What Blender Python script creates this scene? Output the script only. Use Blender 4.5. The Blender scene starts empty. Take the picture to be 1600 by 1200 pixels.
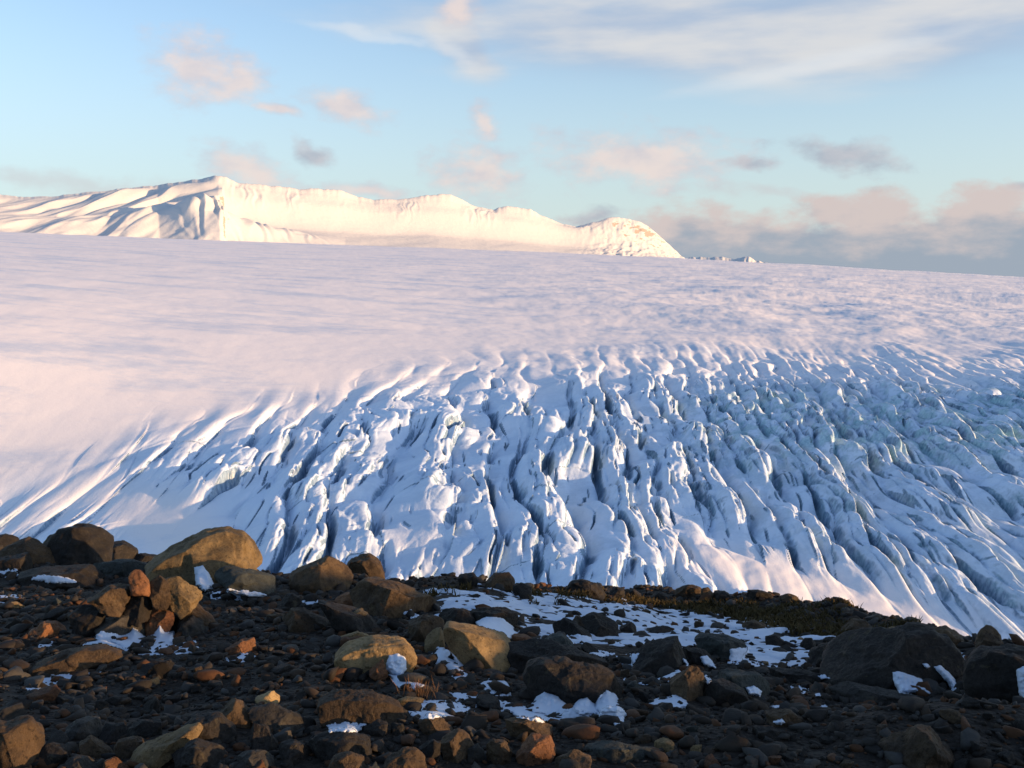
import bpy, bmesh, math, random, time
import numpy as np
from mathutils import Vector
T0 = time.time()
C = bpy.context.scene.collection
F = 1570.0
PITCH = math.radians(6.2)
R = math.radians
SUN_AZ, SUN_EL = R(108), R(7.0)     # azimuth clockwise from the view direction (+Y)
SUN = np.array([math.sin(SUN_AZ)*math.cos(SUN_EL), math.cos(SUN_AZ)*math.cos(SUN_EL), math.sin(SUN_EL)])

# ------------------------------------------------------------------ noise
_rs = np.random.RandomState(11)
_perm = _rs.permutation(4096)
_ga = _rs.rand(4096)*2*np.pi
_gx, _gy = np.cos(_ga), np.sin(_ga)
_val = _rs.rand(4096)
def _h2(i, j, s=0):
    return _perm[(_perm[(i + s*131) & 4095] + j*7) & 4095]
def P(x, y, s=0):
    x = np.asarray(x, float); y = np.asarray(y, float)
    xi = np.floor(x).astype(np.int64); yi = np.floor(y).astype(np.int64)
    fx = x-xi; fy = y-yi
    ux = fx*fx*fx*(fx*(fx*6-15)+10); uy = fy*fy*fy*(fy*(fy*6-15)+10)
    def g(a, b):
        h = _h2(xi+a, yi+b, s)
        return _gx[h]*(fx-a)+_gy[h]*(fy-b)
    a = g(0, 0); b = g(1, 0); c = g(0, 1); d = g(1, 1)
    return 1.5*((a+(b-a)*ux)*(1-uy)+(c+(d-c)*ux)*uy)
def V3(p, s=0):
    i = np.floor(p).astype(np.int64); f = p-i
    u = f*f*(3-2*f)
    r = 0
    for a in (0, 1):
        for b in (0, 1):
            for c in (0, 1):
                h = _perm[(_perm[(_perm[(i[:, 0]+a+s*57) & 4095]+i[:, 1]+b) & 4095]+i[:, 2]+c) & 4095]
                w = (u[:, 0] if a else 1-u[:, 0])*(u[:, 1] if b else 1-u[:, 1])*(u[:, 2] if c else 1-u[:, 2])
                r = r+w*_val[h]
    return r*2-1
def rnd(k, s=0):
    k = np.asarray(k).astype(np.int64)
    return _val[_perm[(k*13+s*97) & 4095]]
def sm(x, a, b):
    t = np.clip((x-a)/(b-a), 0, 1)
    return t*t*(3-2*t)
def gauss(A, sig, ax):
    r = int(sig*3)
    k = np.exp(-.5*(np.arange(-r, r+1)/sig)**2); k /= k.sum()
    pad = [(0, 0), (0, 0)]; pad[ax] = (r, r)
    B = np.pad(A, pad, mode='reflect', reflect_type='odd')
    out = np.zeros_like(A); n = A.shape[ax]
    for i, w in enumerate(k):
        out += w*(B[i:i+n] if ax == 0 else B[:, i:i+n])
    return out

# ------------------------------------------------------------------ camera rays
cp, sp = math.cos(PITCH), math.sin(PITCH)
def ray(px, row):
    X = (np.asarray(px, float)-800)/F; Z = -(np.asarray(row, float)-600)/F
    Y = np.ones_like(X*Z); X = X*Y; Z = Z*Y
    return X, Y*cp+Z*sp, -Y*sp+Z*cp
def at_dist(px, row, d):                 # point on the line of sight at horizontal distance d
    x, y, z = ray(px, row); k = d/np.hypot(x, y)
    return x*k, y*k, z*k

# ------------------------------------------------------------------ mesh helpers
def mesh_np(name, co, faces, mat, smooth=True):
    me = bpy.data.meshes.new(name)
    n = faces.shape[1]
    me.vertices.add(len(co)); me.vertices.foreach_set('co', np.ascontiguousarray(co, np.float32).ravel())
    me.loops.add(faces.size); me.loops.foreach_set('vertex_index', np.ascontiguousarray(faces, np.int32).ravel())
    me.polygons.add(len(faces)); me.polygons.foreach_set('loop_start', np.arange(0, faces.size, n, dtype=np.int32))
    me.polygons.foreach_set('use_smooth', np.full(len(faces), smooth))
    me.update(calc_edges=True)
    if mat: me.materials.append(mat)
    return me
def link(name, me, parent=None, **props):
    o = bpy.data.objects.new(name, me); C.objects.link(o)
    if parent: o.parent = parent
    for k, v in props.items(): o[k] = v
    return o
def grid_faces(nr, nc):
    i = np.arange(nr-1)[:, None]*nc+np.arange(nc-1)[None, :]
    i = i.ravel()
    return np.stack([i, i+1, i+nc+1, i+nc], 1)

# ------------------------------------------------------------------ materials
def mat(name):
    m = bpy.data.materials.new(name); m.use_nodes = True
    nt = m.node_tree; nt.nodes.clear()
    out = nt.nodes.new('ShaderNodeOutputMaterial'); b = nt.nodes.new('ShaderNodeBsdfPrincipled')
    nt.links.new(b.outputs[0], out.inputs[0])
    return m, nt, b
def N(nt, t, **kw):
    n = nt.nodes.new(t)
    for k, v in kw.items():
        if k.startswith('i_'):
            n.inputs[int(k[2:])].default_value = v
        else: setattr(n, k, v)
    return n
def L(nt, a, b): nt.links.new(a, b)
def math_n(nt, op, a, b=None, c=None, clamp=False):
    n = nt.nodes.new('ShaderNodeMath'); n.operation = op; n.use_clamp = clamp
    for i, v in enumerate((a, b, c)):
        if v is None: continue
        if isinstance(v, (int, float)): n.inputs[i].default_value = v
        else: nt.links.new(v, n.inputs[i])
    return n.outputs[0]
def maprange(nt, v, a, b, c=0., d=1., smooth=True):
    n = nt.nodes.new('ShaderNodeMapRange'); n.interpolation_type = 'SMOOTHSTEP' if smooth else 'LINEAR'
    nt.links.new(v, n.inputs[0])
    for i, x in zip((1, 2, 3, 4), (a, b, c, d)): n.inputs[i].default_value = x
    return n.outputs[0]
def noise(nt, vec, scale, detail=3., rough=.55, dist=0.):
    n = nt.nodes.new('ShaderNodeTexNoise'); n.inputs['Scale'].default_value = scale
    n.inputs['Detail'].default_value = detail; n.inputs['Roughness'].default_value = rough
    n.inputs['Distortion'].default_value = dist
    if vec is not None: nt.links.new(vec, n.inputs['Vector'])
    return n.outputs[0]
def mapping(nt, vec, scale=(1, 1, 1), rot=(0, 0, 0)):
    n = nt.nodes.new('ShaderNodeMapping'); n.inputs['Scale'].default_value = scale; n.inputs['Rotation'].default_value = rot
    nt.links.new(vec, n.inputs[0]); return n.outputs[0]
def mixc(nt, f, a, b):
    n = nt.nodes.new('ShaderNodeMix'); n.data_type = 'RGBA'
    for i, v in ((0, f), (6, a), (7, b)):
        if isinstance(v, (tuple, list)): n.inputs[i].default_value = (*v, 1)
        elif isinstance(v, (int, float)): n.inputs[i].default_value = v
        else: nt.links.new(v, n.inputs[i])
    return n.outputs[2]
def bump(nt, b, h, strength, dist):
    n = nt.nodes.new('ShaderNodeBump'); n.inputs['Strength'].default_value = strength; n.inputs['Distance'].default_value = dist
    nt.links.new(h, n.inputs['Height']); nt.links.new(n.outputs[0], b.inputs['Normal'])

def glacier_material():
    m, nt, b = mat('glacier_snow_and_ice')
    tc = N(nt, 'ShaderNodeNewGeometry')
    pos = tc.outputs['Position']
    sep = N(nt, 'ShaderNodeSeparateXYZ'); L(nt, tc.outputs['True Normal'], sep.inputs[0])
    nz = sep.outputs[2]
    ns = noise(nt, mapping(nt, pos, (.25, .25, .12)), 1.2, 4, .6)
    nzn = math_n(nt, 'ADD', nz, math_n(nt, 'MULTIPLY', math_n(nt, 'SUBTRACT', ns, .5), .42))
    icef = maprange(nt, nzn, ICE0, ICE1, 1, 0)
    at = N(nt, 'ShaderNodeAttribute', attribute_name='bare')
    bare = math_n(nt, 'MULTIPLY', at.outputs['Fac'], maprange(nt, noise(nt, pos, .10, 6, .65), .44, .58))
    icef = math_n(nt, 'MAXIMUM', icef, math_n(nt, 'MULTIPLY', bare, .8))
    st = noise(nt, mapping(nt, pos, (.9, .9, .18)), .8, 4, .7)
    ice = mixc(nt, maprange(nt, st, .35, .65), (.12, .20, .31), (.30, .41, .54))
    dirt = maprange(nt, noise(nt, mapping(nt, pos, (1.2, 1.2, .25), (0, .3, 0)), .5, 5, .7), .58, .7)
    ice = mixc(nt, bare, ice, mixc(nt, maprange(nt, st, .35, .65), (.20, .38, .46), (.46, .64, .70)))
    ice = mixc(nt, math_n(nt, 'MULTIPLY', dirt, .4), ice, (.07, .11, .14))
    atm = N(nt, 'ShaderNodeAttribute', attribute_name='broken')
    # faint wind-scoured ice showing through on the plateau
    sc = maprange(nt, noise(nt, mapping(nt, pos, (.007, .017, .01), (0, 0, .15)), 1.0, 8, .72), .47, .66)
    sn = mixc(nt, math_n(nt, 'MULTIPLY', sc, .6), mixc(nt, atm.outputs['Fac'], (.82, .79, .81), (.64, .75, .91)), (.42, .54, .72))  # cream plateau and blue icefall snow: sunlit and shaded tints painted into the colour
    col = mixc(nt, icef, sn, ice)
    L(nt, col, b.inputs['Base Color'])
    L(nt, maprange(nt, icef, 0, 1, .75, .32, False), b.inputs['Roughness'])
    b.inputs['Specular IOR Level'].default_value = .3
    h = math_n(nt, 'ADD', math_n(nt, 'MULTIPLY', noise(nt, mapping(nt, pos, (1, 1, .6)), 1.3, 5, .6), .35),
               math_n(nt, 'MULTIPLY', noise(nt, mapping(nt, pos, (1, 1, .3)), .35, 4, .6), .65))
    bump(nt, b, h, .3, .8)
    L(nt, maprange(nt, atm.outputs['Fac'], 0, 1, .2, .55, False), b.inputs['Normal'].links[0].from_node.inputs['Strength'])
    return m
ICE0, ICE1 = .42, .66

# ------------------------------------------------------------------ glacier
def interp_table(px, rows, xs, ys, tab):
    """bilinear in (px,row) of a small table"""
    tab = np.array(tab, float); xs = np.array(xs, float); ys = np.array(ys, float)
    i = np.clip(np.searchsorted(xs, px)-1, 0, len(xs)-2); j = np.clip(np.searchsorted(ys, rows)-1, 0, len(ys)-2)
    fx = (px-xs[i])/(xs[i+1]-xs[i]); fy = (rows-ys[j])/(ys[j+1]-ys[j])
    fx = np.clip(fx, 0, 1); fy = np.clip(fy, 0, 1)
    return (tab[i, j]*(1-fy)+tab[i, j+1]*fy)*(1-fx)+(tab[i+1, j]*(1-fy)+tab[i+1, j+1]*fy)*fx
HX = [-400, 0, 190, 400, 800, 1100, 1350, 1600, 2000]
HY = [350, 362, 370, 378, 392, 405, 418, 433, 452]

def build_glacier(m):
    step_x = 1.5
    px1 = np.arange(-330, 1930, step_x)
    dl = np.concatenate([np.arange(0, 130, .8), np.arange(130, 640, .62), np.arange(641, 760, 4)])
    PX, DL = np.meshgrid(px1, dl)
    H = np.interp(px1, HX, HY); H = gauss(H[None, :].repeat(2, 0), 40, 1)[0]
    ROW = H[None, :]+DL
    nodes = [0, 12, 40, 80, 130, 185, 260, 360, 460, 560, 760]
    xs = [-400, 0, 400, 800, 1200, 1600, 2000]
    tab = [[3000, 2150, 1400, 1020, 850, 760, 705, 665, 625, 585, 530],
           [3100, 2200, 1400, 1000, 820, 720, 655, 592, 540, 500, 445],
           [3300, 2300, 1480, 1040, 830, 700, 610, 510, 440, 395, 345],
           [3500, 2400, 1560, 1100, 850, 690, 575, 470, 400, 352, 300],
           [3500, 2400, 1540, 1080, 840, 680, 570, 475, 410, 368, 315],
           [3400, 2300, 1470, 1040, 825, 685, 585, 498, 438, 398, 345],
           [3400, 2300, 1450, 1040, 835, 705, 612, 532, 474, 436, 385]]
    D = np.exp(interp_table(PX, DL, xs, nodes, np.log(np.array(tab))))
    D = np.exp(gauss(np.log(D), 90/step_x, 1))
    # smooth along the rows in distance
    D = np.exp(gauss(np.log(D), 26, 0))
    X, Y, Z = at_dist(PX, ROW, D)
    # flow coordinates
    V = 60+250*sm(PX, 500, 1500)
    U = (PX-820)/(ROW-V)*200.
    Tt = D*1.0
    # icefall mask (edge line given per column)
    ex = [-400, -100, 0, 120, 250, 380, 500, 620, 720, 900, 1100, 1300, 1600, 2000]
    ey = [900, 800, 745, 702, 655, 630, 600, 574, 560, 552, 546, 552, 552, 550]
    E = np.interp(px1, ex, ey)[None, :]+18*P(PX/90, ROW*0, 3)
    M = sm(ROW, E-22, E+95); M2 = sm(ROW, E+5, E+120)
    soft = sm(ROW, E-22, E+30)
    # smooth aprons
    def blob(cx, cy, rx, ry, ang=0):
        c, s = math.cos(ang), math.sin(ang)
        a = ((PX-cx)*c+(ROW-cy)*s)/rx; b_ = (-(PX-cx)*s+(ROW-cy)*c)/ry
        return np.exp(-(a*a+b_*b_)**1.5)
    ap = np.clip(blob(255, 820, 130, 65, .35)*1.0+blob(1190, 910, 150, 42, .35)+blob(1450, 985, 190, 38, .42)+.5*blob(640, 870, 60, 60)+.6*blob(60, 800, 120, 40, -.6), 0, 1)
    M = M*(1-.93*ap); M2 = M2*(1-ap)
    U0 = U + 5*P(U/40, Tt/110, 1) + 1.8*P(U/12, Tt/34, 2)
    T1 = Tt + 5*P(U/26, Tt/60, 4)
    def cushion(U, T, W, s, jit=.55, Lr=3.8, pl=4.2, prr=3.2, c=.62):
        ph = U/W+jit*P(U/(2.6*W), T/(Lr*W), s)+.13*P(U/(1.0*W), T/(1.7*W), s+1)
        k = np.floor(ph); f = ph-k
        off = rnd(k, s)*60
        lv = P(k*3.7+.5, (T+off)/(2.6*W), s+2)
        amp = .55+.65*np.clip(.5+.9*lv, 0, 1)
        y = np.where(f < c, 1-(np.clip(c-f, 0, 1)/c)**pl, 1-(np.clip(f-c, 0, 1)/(1-c))**prr)
        y = y*(.62+.38*np.minimum(f/c, 1))
        # snow bridges fill the trenches along part of their length
        fl = .40+1.15*P(np.floor(ph+.5)*5.1+.3, T/(1.7*W), s+3)
        fl = np.clip(fl, 0, .80)
        d = y-fl; y = fl+.5*(d+np.sqrt(d*d+.004))
        return y*amp, f, k
    a1, f1, k1 = cushion(U0, T1, 19.5+3*sm(P(U/90, Tt/200, 54), -.3, .3)*0, 10)
    a2, f2, k2 = cushion(U0*1.0+90+k1*3, T1, 8.4, 20, .6, 3.0)
    a4, f4, k4 = cushion(T1+rnd(k1, 7)*40, U0, 31., 34, .4, 1.2, 2.2, 3.2, .45)
    a3, f3, k3 = cushion(U0+30, T1*1.0, 4.4, 30, .5, 3.6)
    a5, f5, k5 = cushion(T1*.9+rnd(k2, 8)*30+U0*.5, U0, 13., 36, .45, 1.3, 2.6, 4.0, .40)
    big = P(U0/30, T1/70, 40)
    rough = sm(P(U0/36, T1/55, 46), -.40, .20)
    edge = np.clip(sm(f1, .70, .98)+sm(f1, .22, .0)+.7*sm(f2, .82, 1)*(P(U0/20, T1/30, 52) > 0), 0, 1)
    hole = sm(P(U0/7.5, T1/30, 43), .10, .42)*1.15*edge
    crack = sm(P(U0/2.2, T1/22, 47), .52, .66)*sm(P(U0/30, T1/40, 53), -.1, .2)
    ur = sm(PX, 950, 1200)*sm(ROW, 545, 600)*sm(ROW, 800, 690)
    h = 6.3*a1*(1-.1*ur)+M2*(3.0*a2*(.12+.88*rough)+.8*a3*rough**2+1.7*rough*a5)+2.6*big+2.6*a4
    h += ur*(.8*a4-2.6*sm(P(U0/11+7, T1/24, 49), .05, .35))
    h -= M2*(6.5*hole*(.4+.6*rough)+1.6*crack)
    fine = .30*P(U0/2.6, T1/3.6, 50)+.14*P(U0/1.2, T1/1.5, 51)
    hM = M*(h-5+fine*rough*M2*.8)
    # scale with distance so that the far top of the icefall is made of smaller blocks
    # plateau relief
    Xr, Yr = X, Y
    pl = 4.2*P(Xr/260, Yr/300, 60)+2.2*P(Xr/90, Yr/75, 61)+1.0*P(Xr/33, Yr/40, 62)+.42*P(Xr/12, Yr/16, 63)+.16*P(Xr/4.5, Yr/5, 64)
    amp = sm(D, 300, 1400)
    right = sm(PX, 500, 1300)
    left_calm = .35+.65*right
    hp = pl*(.25+.75*soft*(1-M)+amp*.8+.35*right*sm(ROW, 430, 480)*(1-M))*left_calm
    # long shallow swells along the flow above and beside the icefall
    hs = soft*(1-.7*M)*(1.8*P(U/19, Tt/95, 65)+.7*P(U/8, Tt/45, 66))*(1-.8*ap)*(.55+.45*right)
    h = hM+hp+hs+.35*P(X/14, Y/14, 67)*(1-M)*.3
    fade = 1-sm(D, 1800, 3000)*.3
    Z = Z+h*fade
    X = X+.20*hM
    Y = Y-.12*hM
    # rows beyond the skyline falling away
    back = []
    for k, (dd, dz) in enumerate(((300, -6), (1200, -40), (3500, -190), (7000, -420))):
        q = (D[0]+dd)/D[0]
        back.append((X[0]*q, Y[0]*q, Z[0]+dz-np.maximum(0, Z[0])*.0))
    X = np.vstack([b_[0] for b_ in back[::-1]]+[X]); Y = np.vstack([b_[1] for b_ in back[::-1]]+[Y]); Z = np.vstack([b_[2] for b_ in back[::-1]]+[Z])
    co = np.stack([X.ravel(), Y.ravel(), Z.ravel()], 1)
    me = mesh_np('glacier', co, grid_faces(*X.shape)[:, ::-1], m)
    ba = np.clip(sm(ROW, 560, 640)*sm(PX, 980, 1250)*sm(ROW, 780, 650)+.35*M*right, 0, 1)*M
    ba = np.vstack([np.zeros((4, PX.shape[1])), ba])
    a = me.attributes.new('bare', 'FLOAT', 'POINT'); a.data.foreach_set('value', ba.astype(np.float32).ravel())
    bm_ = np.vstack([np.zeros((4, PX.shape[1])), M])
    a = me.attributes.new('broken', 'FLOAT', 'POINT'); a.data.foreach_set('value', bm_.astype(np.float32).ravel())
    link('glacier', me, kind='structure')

# ------------------------------------------------------------------ mountains
def rock_snow_material(name, lo, hi, rock=(.30, .22, .17)):
    m, nt, b = mat(name)
    g = N(nt, 'ShaderNodeNewGeometry'); pos = g.outputs['Position']
    sep = N(nt, 'ShaderNodeSeparateXYZ'); L(nt, g.outputs['Normal'], sep.inputs[0])
    n1 = noise(nt, mapping(nt, pos, (1, 1, 3.2)), .012, 6, .72)
    v = math_n(nt, 'ADD', sep.outputs[2], math_n(nt, 'MULTIPLY', math_n(nt, 'SUBTRACT', n1, .5), .9))
    f = maprange(nt, v, lo, hi, 1, 0)
    L(nt, mixc(nt, math_n(nt, 'MULTIPLY', f, .75), (.60, .60, .61), rock), b.inputs['Base Color'])
    b.inputs['Roughness'].default_value = .8
    b.inputs['Specular IOR Level'].default_value = .2
    bump(nt, b, noise(nt, mapping(nt, pos, (1, 1, .6)), .02, 6, .55), .16, 30)
    return m
def build_mountains():
    m = rock_snow_material('mountain_snow', .43, .53)
    cx = [-500, -300, -150, 0, 40, 80, 120, 170, 215, 240, 290, 320, 342, 358, 375, 400, 440, 470, 500, 530, 545, 560, 585, 620, 650, 690, 705, 715, 728, 740, 755, 770, 780, 790, 812, 830, 840, 860, 880, 900, 920, 940, 955, 965, 985, 1000, 1010, 1020, 1032, 1045, 1055, 1067, 1080]
    cy = [300, 310, 296, 303, 308, 307, 303, 298, 293, 290, 284, 279, 274, 278, 285, 288, 291, 296, 294, 297, 301, 308, 311, 312, 308, 303, 304, 308, 315, 320, 325, 328, 324, 323, 324, 327, 334, 342, 350, 354, 349, 344, 340, 339, 343, 346, 352, 360, 370, 382, 391, 402, 412]
    px = np.arange(-500, 1081, 1.6)
    s = np.concatenate([np.linspace(0, 1, 300), np.linspace(1, 1.6, 30)[1:]])
    PX, S = np.meshgrid(px, s)
    crest = np.interp(px, cx, cy)+1.6*P(px/26, px*0, 70)+.9*P(px/10, px*0, 71)+.5*P(px/5, px*0, 73)
    x, y, z = ray(px, crest); tn = z/np.hypot(x, y)
    # distance of crest and width of the face
    Dc = np.interp(px, [-500, 0, 250, 345, 560, 760, 1060], [8300, 8700, 9290, 9060, 9760, 10420, 11350])
    Wd = np.interp(px, [-500, 0, 200, 345, 450, 760, 940, 1080], [1900, 1900, 2100, 1900, 1700, 1400, 900, 500])
    SS = np.minimum(S, 1)
    D = Dc-Wd*(1-SS)+np.maximum(S-1, 0)*2500
    Dc = Dc*(PX[0] < 500)*0+np.where(px < 420, gauss(Dc[None, :].repeat(2, 0), 7, 1)[0], gauss(Dc[None, :].repeat(2, 0), 28, 1)[0]); zc = tn*Dc
    hx, hy, hz = ray(px, np.interp(px, HX, HY)); z0 = hz/np.hypot(hx, hy)*(Dc-Wd)-40
    # concave profile: steep under the crest, gentle apron
    right = sm(PX, 315, 385)
    pr = SS**1.15*(1-right)+right*(.62*SS**1.3+.38*sm(SS, .55, 1.0))
    Zm = z0+(zc-z0)[None, :]*pr - np.maximum(S-1, 0)*900
    zs = gauss(zc[None, :].repeat(2, 0), 22, 1)[0]
    Zm += (zs-zc)[None, :]*(1-sm(SS, .86, 1.))*pr
    # spurs on the left flank: saw-like ribs running down to the lower left
    q = PX+ (1-SS)*270
    rib = np.where(PX < 352, 1, 0)*sm(SS, 1.0, .8)
    ph = q/88+.35*P(PX/60, SS*3, 74); f = ph-np.floor(ph)
    amp = .35+.65*rnd(np.floor(ph), 3)
    prof = np.where(f < .72, f/.72, (1-f)/.28)
    Zm += rib*sm(PX, -60, 210)*amp*prof*78*(.3+.7*SS)
    Zm += rib*(26*P(q/55, SS*3, 75)+9*P(q/20, SS*7, 76))
    # gullied lower spur in front of the right face
    spur_top = np.interp(px, [170, 240, 300, 345, 400, 470, 540], [8, 22, 38, 36, 24, 11, 0])[None, :]
    row_off = spur_top*5.4
    gul = (PX+SS*110)/23+.9*P(PX/30, SS*5, 77); gf = np.abs(gul-np.floor(gul)-.5)*2
    bumpz = np.exp(-((SS-.30)/.17)**2)*row_off*1.05
    Zm += bumpz*(.84+.16*gf*sm(PX, 250, 320))
    # cliff band under the crest
    band = sm(SS, .80, .90)*right*sm(PX, 1060, 700)
    Zm -= band*sm(SS, 1.0, .93)*16
    cl = np.abs(P(PX/11+.6*P(PX/14, SS*9, 84), SS*4., 78))
    Zm += sm(SS, .70, .86)*sm(SS, 1.0, .9)*right*(20*(.5-cl)*sm(P(PX/60, SS*0, 79), -.1, .3))
    Zm += (1-rib)*(6*P(PX/60, SS*5, 80)+1.5*P(PX/22, SS*9, 81))*sm(SS, 1., .9)
    rr = sm(PX, 880, 980)
    Zm += rr*sm(SS, 1, .92)*(14*P(PX/11, SS*9, 82)+8*P(PX/5, SS*16, 83))
    X, Y, _ = at_dist(PX, np.full_like(PX, 400), D)
    co = np.stack([X.ravel(), Y.ravel(), Zm.ravel()], 1)
    me = mesh_np('mountain_range', co, grid_faces(*PX.shape), m)
    link('mountain_range', me, kind='structure')
    # low far peaks just over the skyline
    px = np.arange(1060, 1460, 1.2); s = np.linspace(0, 1.5, 30)
    PX, S = np.meshgrid(px, s)
    top = np.interp(px, [1060, 1078, 1095, 1110, 1125, 1140, 1150, 1158, 1170, 1182, 1200, 1250, 1275, 1290, 1330, 1400, 1460], [412, 401, 401, 402, 400, 403, 405, 401, 400, 407, 410, 413, 411, 412, 415, 420, 430])
    top = top+1.6*P(px/7, px*0, 90)*sm(px, 1210, 1190)+3*sm(px, 1200, 1240)
    D = 6800+700*S
    _, _, zt = at_dist(px, top, np.full_like(px, 7500.))
    Zm = -60+(zt[None, :]+60)*np.where(S < 1, S, 1)-np.maximum(S-1, 0)*300+8*P(PX/5, S*5, 92)*sm(S, 1, .8)*sm(PX, 1220, 1190)
    X, Y, _ = at_dist(PX, np.full_like(PX, 400), D)
    me = mesh_np('far_peaks', np.stack([X.ravel(), Y.ravel(), Zm.ravel()], 1), grid_faces(*PX.shape), m)
    link('far_peaks', me, kind='structure')

# ------------------------------------------------------------------ world
def px_dir(px, row):
    x, y, z = ray(px, row); x, y, z = float(x), float(y), float(z)
    return math.atan2(x, y), math.asin(z/math.sqrt(x*x+y*y+z*z))
SKY_STRENGTH, SUN_STRENGTH, EXPOSURE = .15, 3.6, 1.22
def build_world():
    w = bpy.data.worlds.new('World'); bpy.context.scene.world = w; w.use_nodes = True
    nt = w.node_tree; nt.nodes.clear()
    out = N(nt, 'ShaderNodeOutputWorld'); bg = N(nt, 'ShaderNodeBackground'); L(nt, bg.outputs[0], out.inputs[0])
    bg.inputs[1].default_value = SKY_STRENGTH
    sky = N(nt, 'ShaderNodeTexSky'); sky.sky_type = 'NISHITA'; sky.sun_disc = False
    sky.sun_elevation = SUN_EL; sky.sun_rotation = SUN_AZ
    sky.air_density = 1.0; sky.dust_density = 1.2; sky.ozone_density = 3.2; sky.altitude = 200
    tc = N(nt, 'ShaderNodeTexCoord'); v = tc.outputs['Generated']
    sep = N(nt, 'ShaderNodeSeparateXYZ'); L(nt, v, sep.inputs[0])
    az = math_n(nt, 'ARCTAN2', sep.outputs[0], sep.outputs[1]); el = math_n(nt, 'ARCSINE', sep.outputs[2])
    comb = N(nt, 'ShaderNodeCombineXYZ'); L(nt, az, comb.inputs[0]); L(nt, el, comb.inputs[1])
    ae = comb.outputs[0]
    SK = sky.outputs[0]
    hsv = N(nt, 'ShaderNodeHueSaturation'); hsv.inputs['Saturation'].default_value = .80; hsv.inputs['Value'].default_value = 1.0
    L(nt, SK, hsv.inputs['Color']); SK = hsv.outputs[0]
    SK = mixc(nt, maprange(nt, el, 0, R(17), .72, 0), SK, (.70/SKY_STRENGTH/2**EXPOSURE, .81/SKY_STRENGTH/2**EXPOSURE, .83/SKY_STRENGTH/2**EXPOSURE))
    # domain-warped coordinates for the clouds
    wn = N(nt, 'ShaderNodeTexNoise'); wn.inputs['Scale'].default_value = 14; wn.inputs['Detail'].default_value = 4; L(nt, mapping(nt, ae, (1, 1.6, 1)), wn.inputs['Vector'])
    wv = N(nt, 'ShaderNodeVectorMath', operation='SUBTRACT'); L(nt, wn.outputs['Color'], wv.inputs[0]); wv.inputs[1].default_value = (.5, .5, .5)
    ws = N(nt, 'ShaderNodeVectorMath', operation='MULTIPLY'); L(nt, wv.outputs[0], ws.inputs[0]); ws.inputs[1].default_value = (.055, .035, 0)
    wa = N(nt, 'ShaderNodeVectorMath', operation='ADD'); L(nt, ae, wa.inputs[0]); L(nt, ws.outputs[0], wa.inputs[1])
    aw = wa.outputs[0]
    def blob(cx, cy, rx, ry, ang, src=aw):
        a0, e0 = px_dir(cx, cy)
        s_ = N(nt, 'ShaderNodeVectorMath', operation='SUBTRACT'); L(nt, src, s_.inputs[0]); s_.inputs[1].default_value = (a0, e0, 0)
        r_ = N(nt, 'ShaderNodeVectorRotate', rotation_type='Z_AXIS'); L(nt, s_.outputs[0], r_.inputs[0]); r_.inputs['Angle'].default_value = R(ang)
        m_ = N(nt, 'ShaderNodeVectorMath', operation='MULTIPLY'); L(nt, r_.outputs[0], m_.inputs[0]); m_.inputs[1].default_value = (F/rx, F/ry, 0)
        l_ = N(nt, 'ShaderNodeVectorMath', operation='LENGTH'); L(nt, m_.outputs[0], l_.inputs[0])
        return math_n(nt, 'SUBTRACT', 1.0, l_.outputs['Value'])       # 1 at the centre, 0 on the rim
    def union(lst):
        r = None
        for q in lst: r = q if r is None else math_n(nt, 'MAXIMUM', r, q)
        return math_n(nt, 'MAXIMUM', r, -1.5)
    nz1 = noise(nt, mapping(nt, ae, (1, 1.7, 1)), 24, 7, .6)
    nz2 = noise(nt, mapping(nt, ae, (1, 1.8, 1)), 26, 4, .5)
    nzw = noise(nt, mapping(nt, ae, (1, 4.5, 1), (0, 0, -.08)), 4.5, 6, .5)
    def density(u, nz, amp, lo, hi, top):
        d = math_n(nt, 'ADD', u, math_n(nt, 'MULTIPLY', math_n(nt, 'SUBTRACT', nz, .5), amp))
        return maprange(nt, d, lo, hi, 0, top)
    # small pink clouds (name px, row, rx, ry, tilt)
    pink = union([blob(300, 100, 62, 55, 35), blob(375, 122, 50, 36, -5), blob(540, 165, 70, 26, 12),
                  blob(755, 190, 34, 22, 40), blob(400, 272, 95, 36, 22), blob(745, 268, 80, 50, 15),
                  blob(1000, 248, 165, 46, 5), blob(590, 300, 60, 16, 8), blob(718, 12, 26, 36, 0), blob(430, 172, 40, 10, 10)])
    grey = union([blob(490, 238, 38, 18, 15), blob(1320, 238, 105, 24, 8), blob(925, 342, 55, 20, -10),
                  blob(1590, 290, 30, 12, 0), blob(1170, 262, 50, 14, 5)])
    bank = union([blob(1300, 405, 420, 58, 3), blob(1080, 385, 115, 62, 5), blob(1350, 335, 95, 42, 5), blob(1540, 330, 75, 42, 0),
                  blob(1560, 398, 260, 58, 0), blob(1700, 390, 300, 75, 0)])
    cir = union([blob(1180, 52, 520, 66, 3, ae), blob(1380, 22, 420, 60, 0, ae), blob(720, 72, 70, 34, 35, aw)])
    wisp = union([blob(590, 54, 140, 10, 3), blob(700, 80, 60, 18, 30), blob(1290, 98, 260, 16, -9, ae)])
    low = union([blob(180, 290, 330, 22, 0), blob(1180, 300, 150, 14, 4)])
    dp = density(pink, nz1, 2.5, -.3, .95, .84)
    dg = density(grey, nz1, 1.7, -.15, .8, .75)
    db = density(bank, nz1, 1.5, -.22, .38, .97)
    dc = density(cir, nzw, 1.25, -.45, .5, .88)
    dw = density(wisp, nzw, 1.3, -.1, .9, .45)
    dl = density(low, nz1, 2.4, -.1, 1.2, .45)
    k = 1.0/SKY_STRENGTH/2**EXPOSURE
    def col(r, g, b_): return (r*k, g*k, b_*k)
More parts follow.
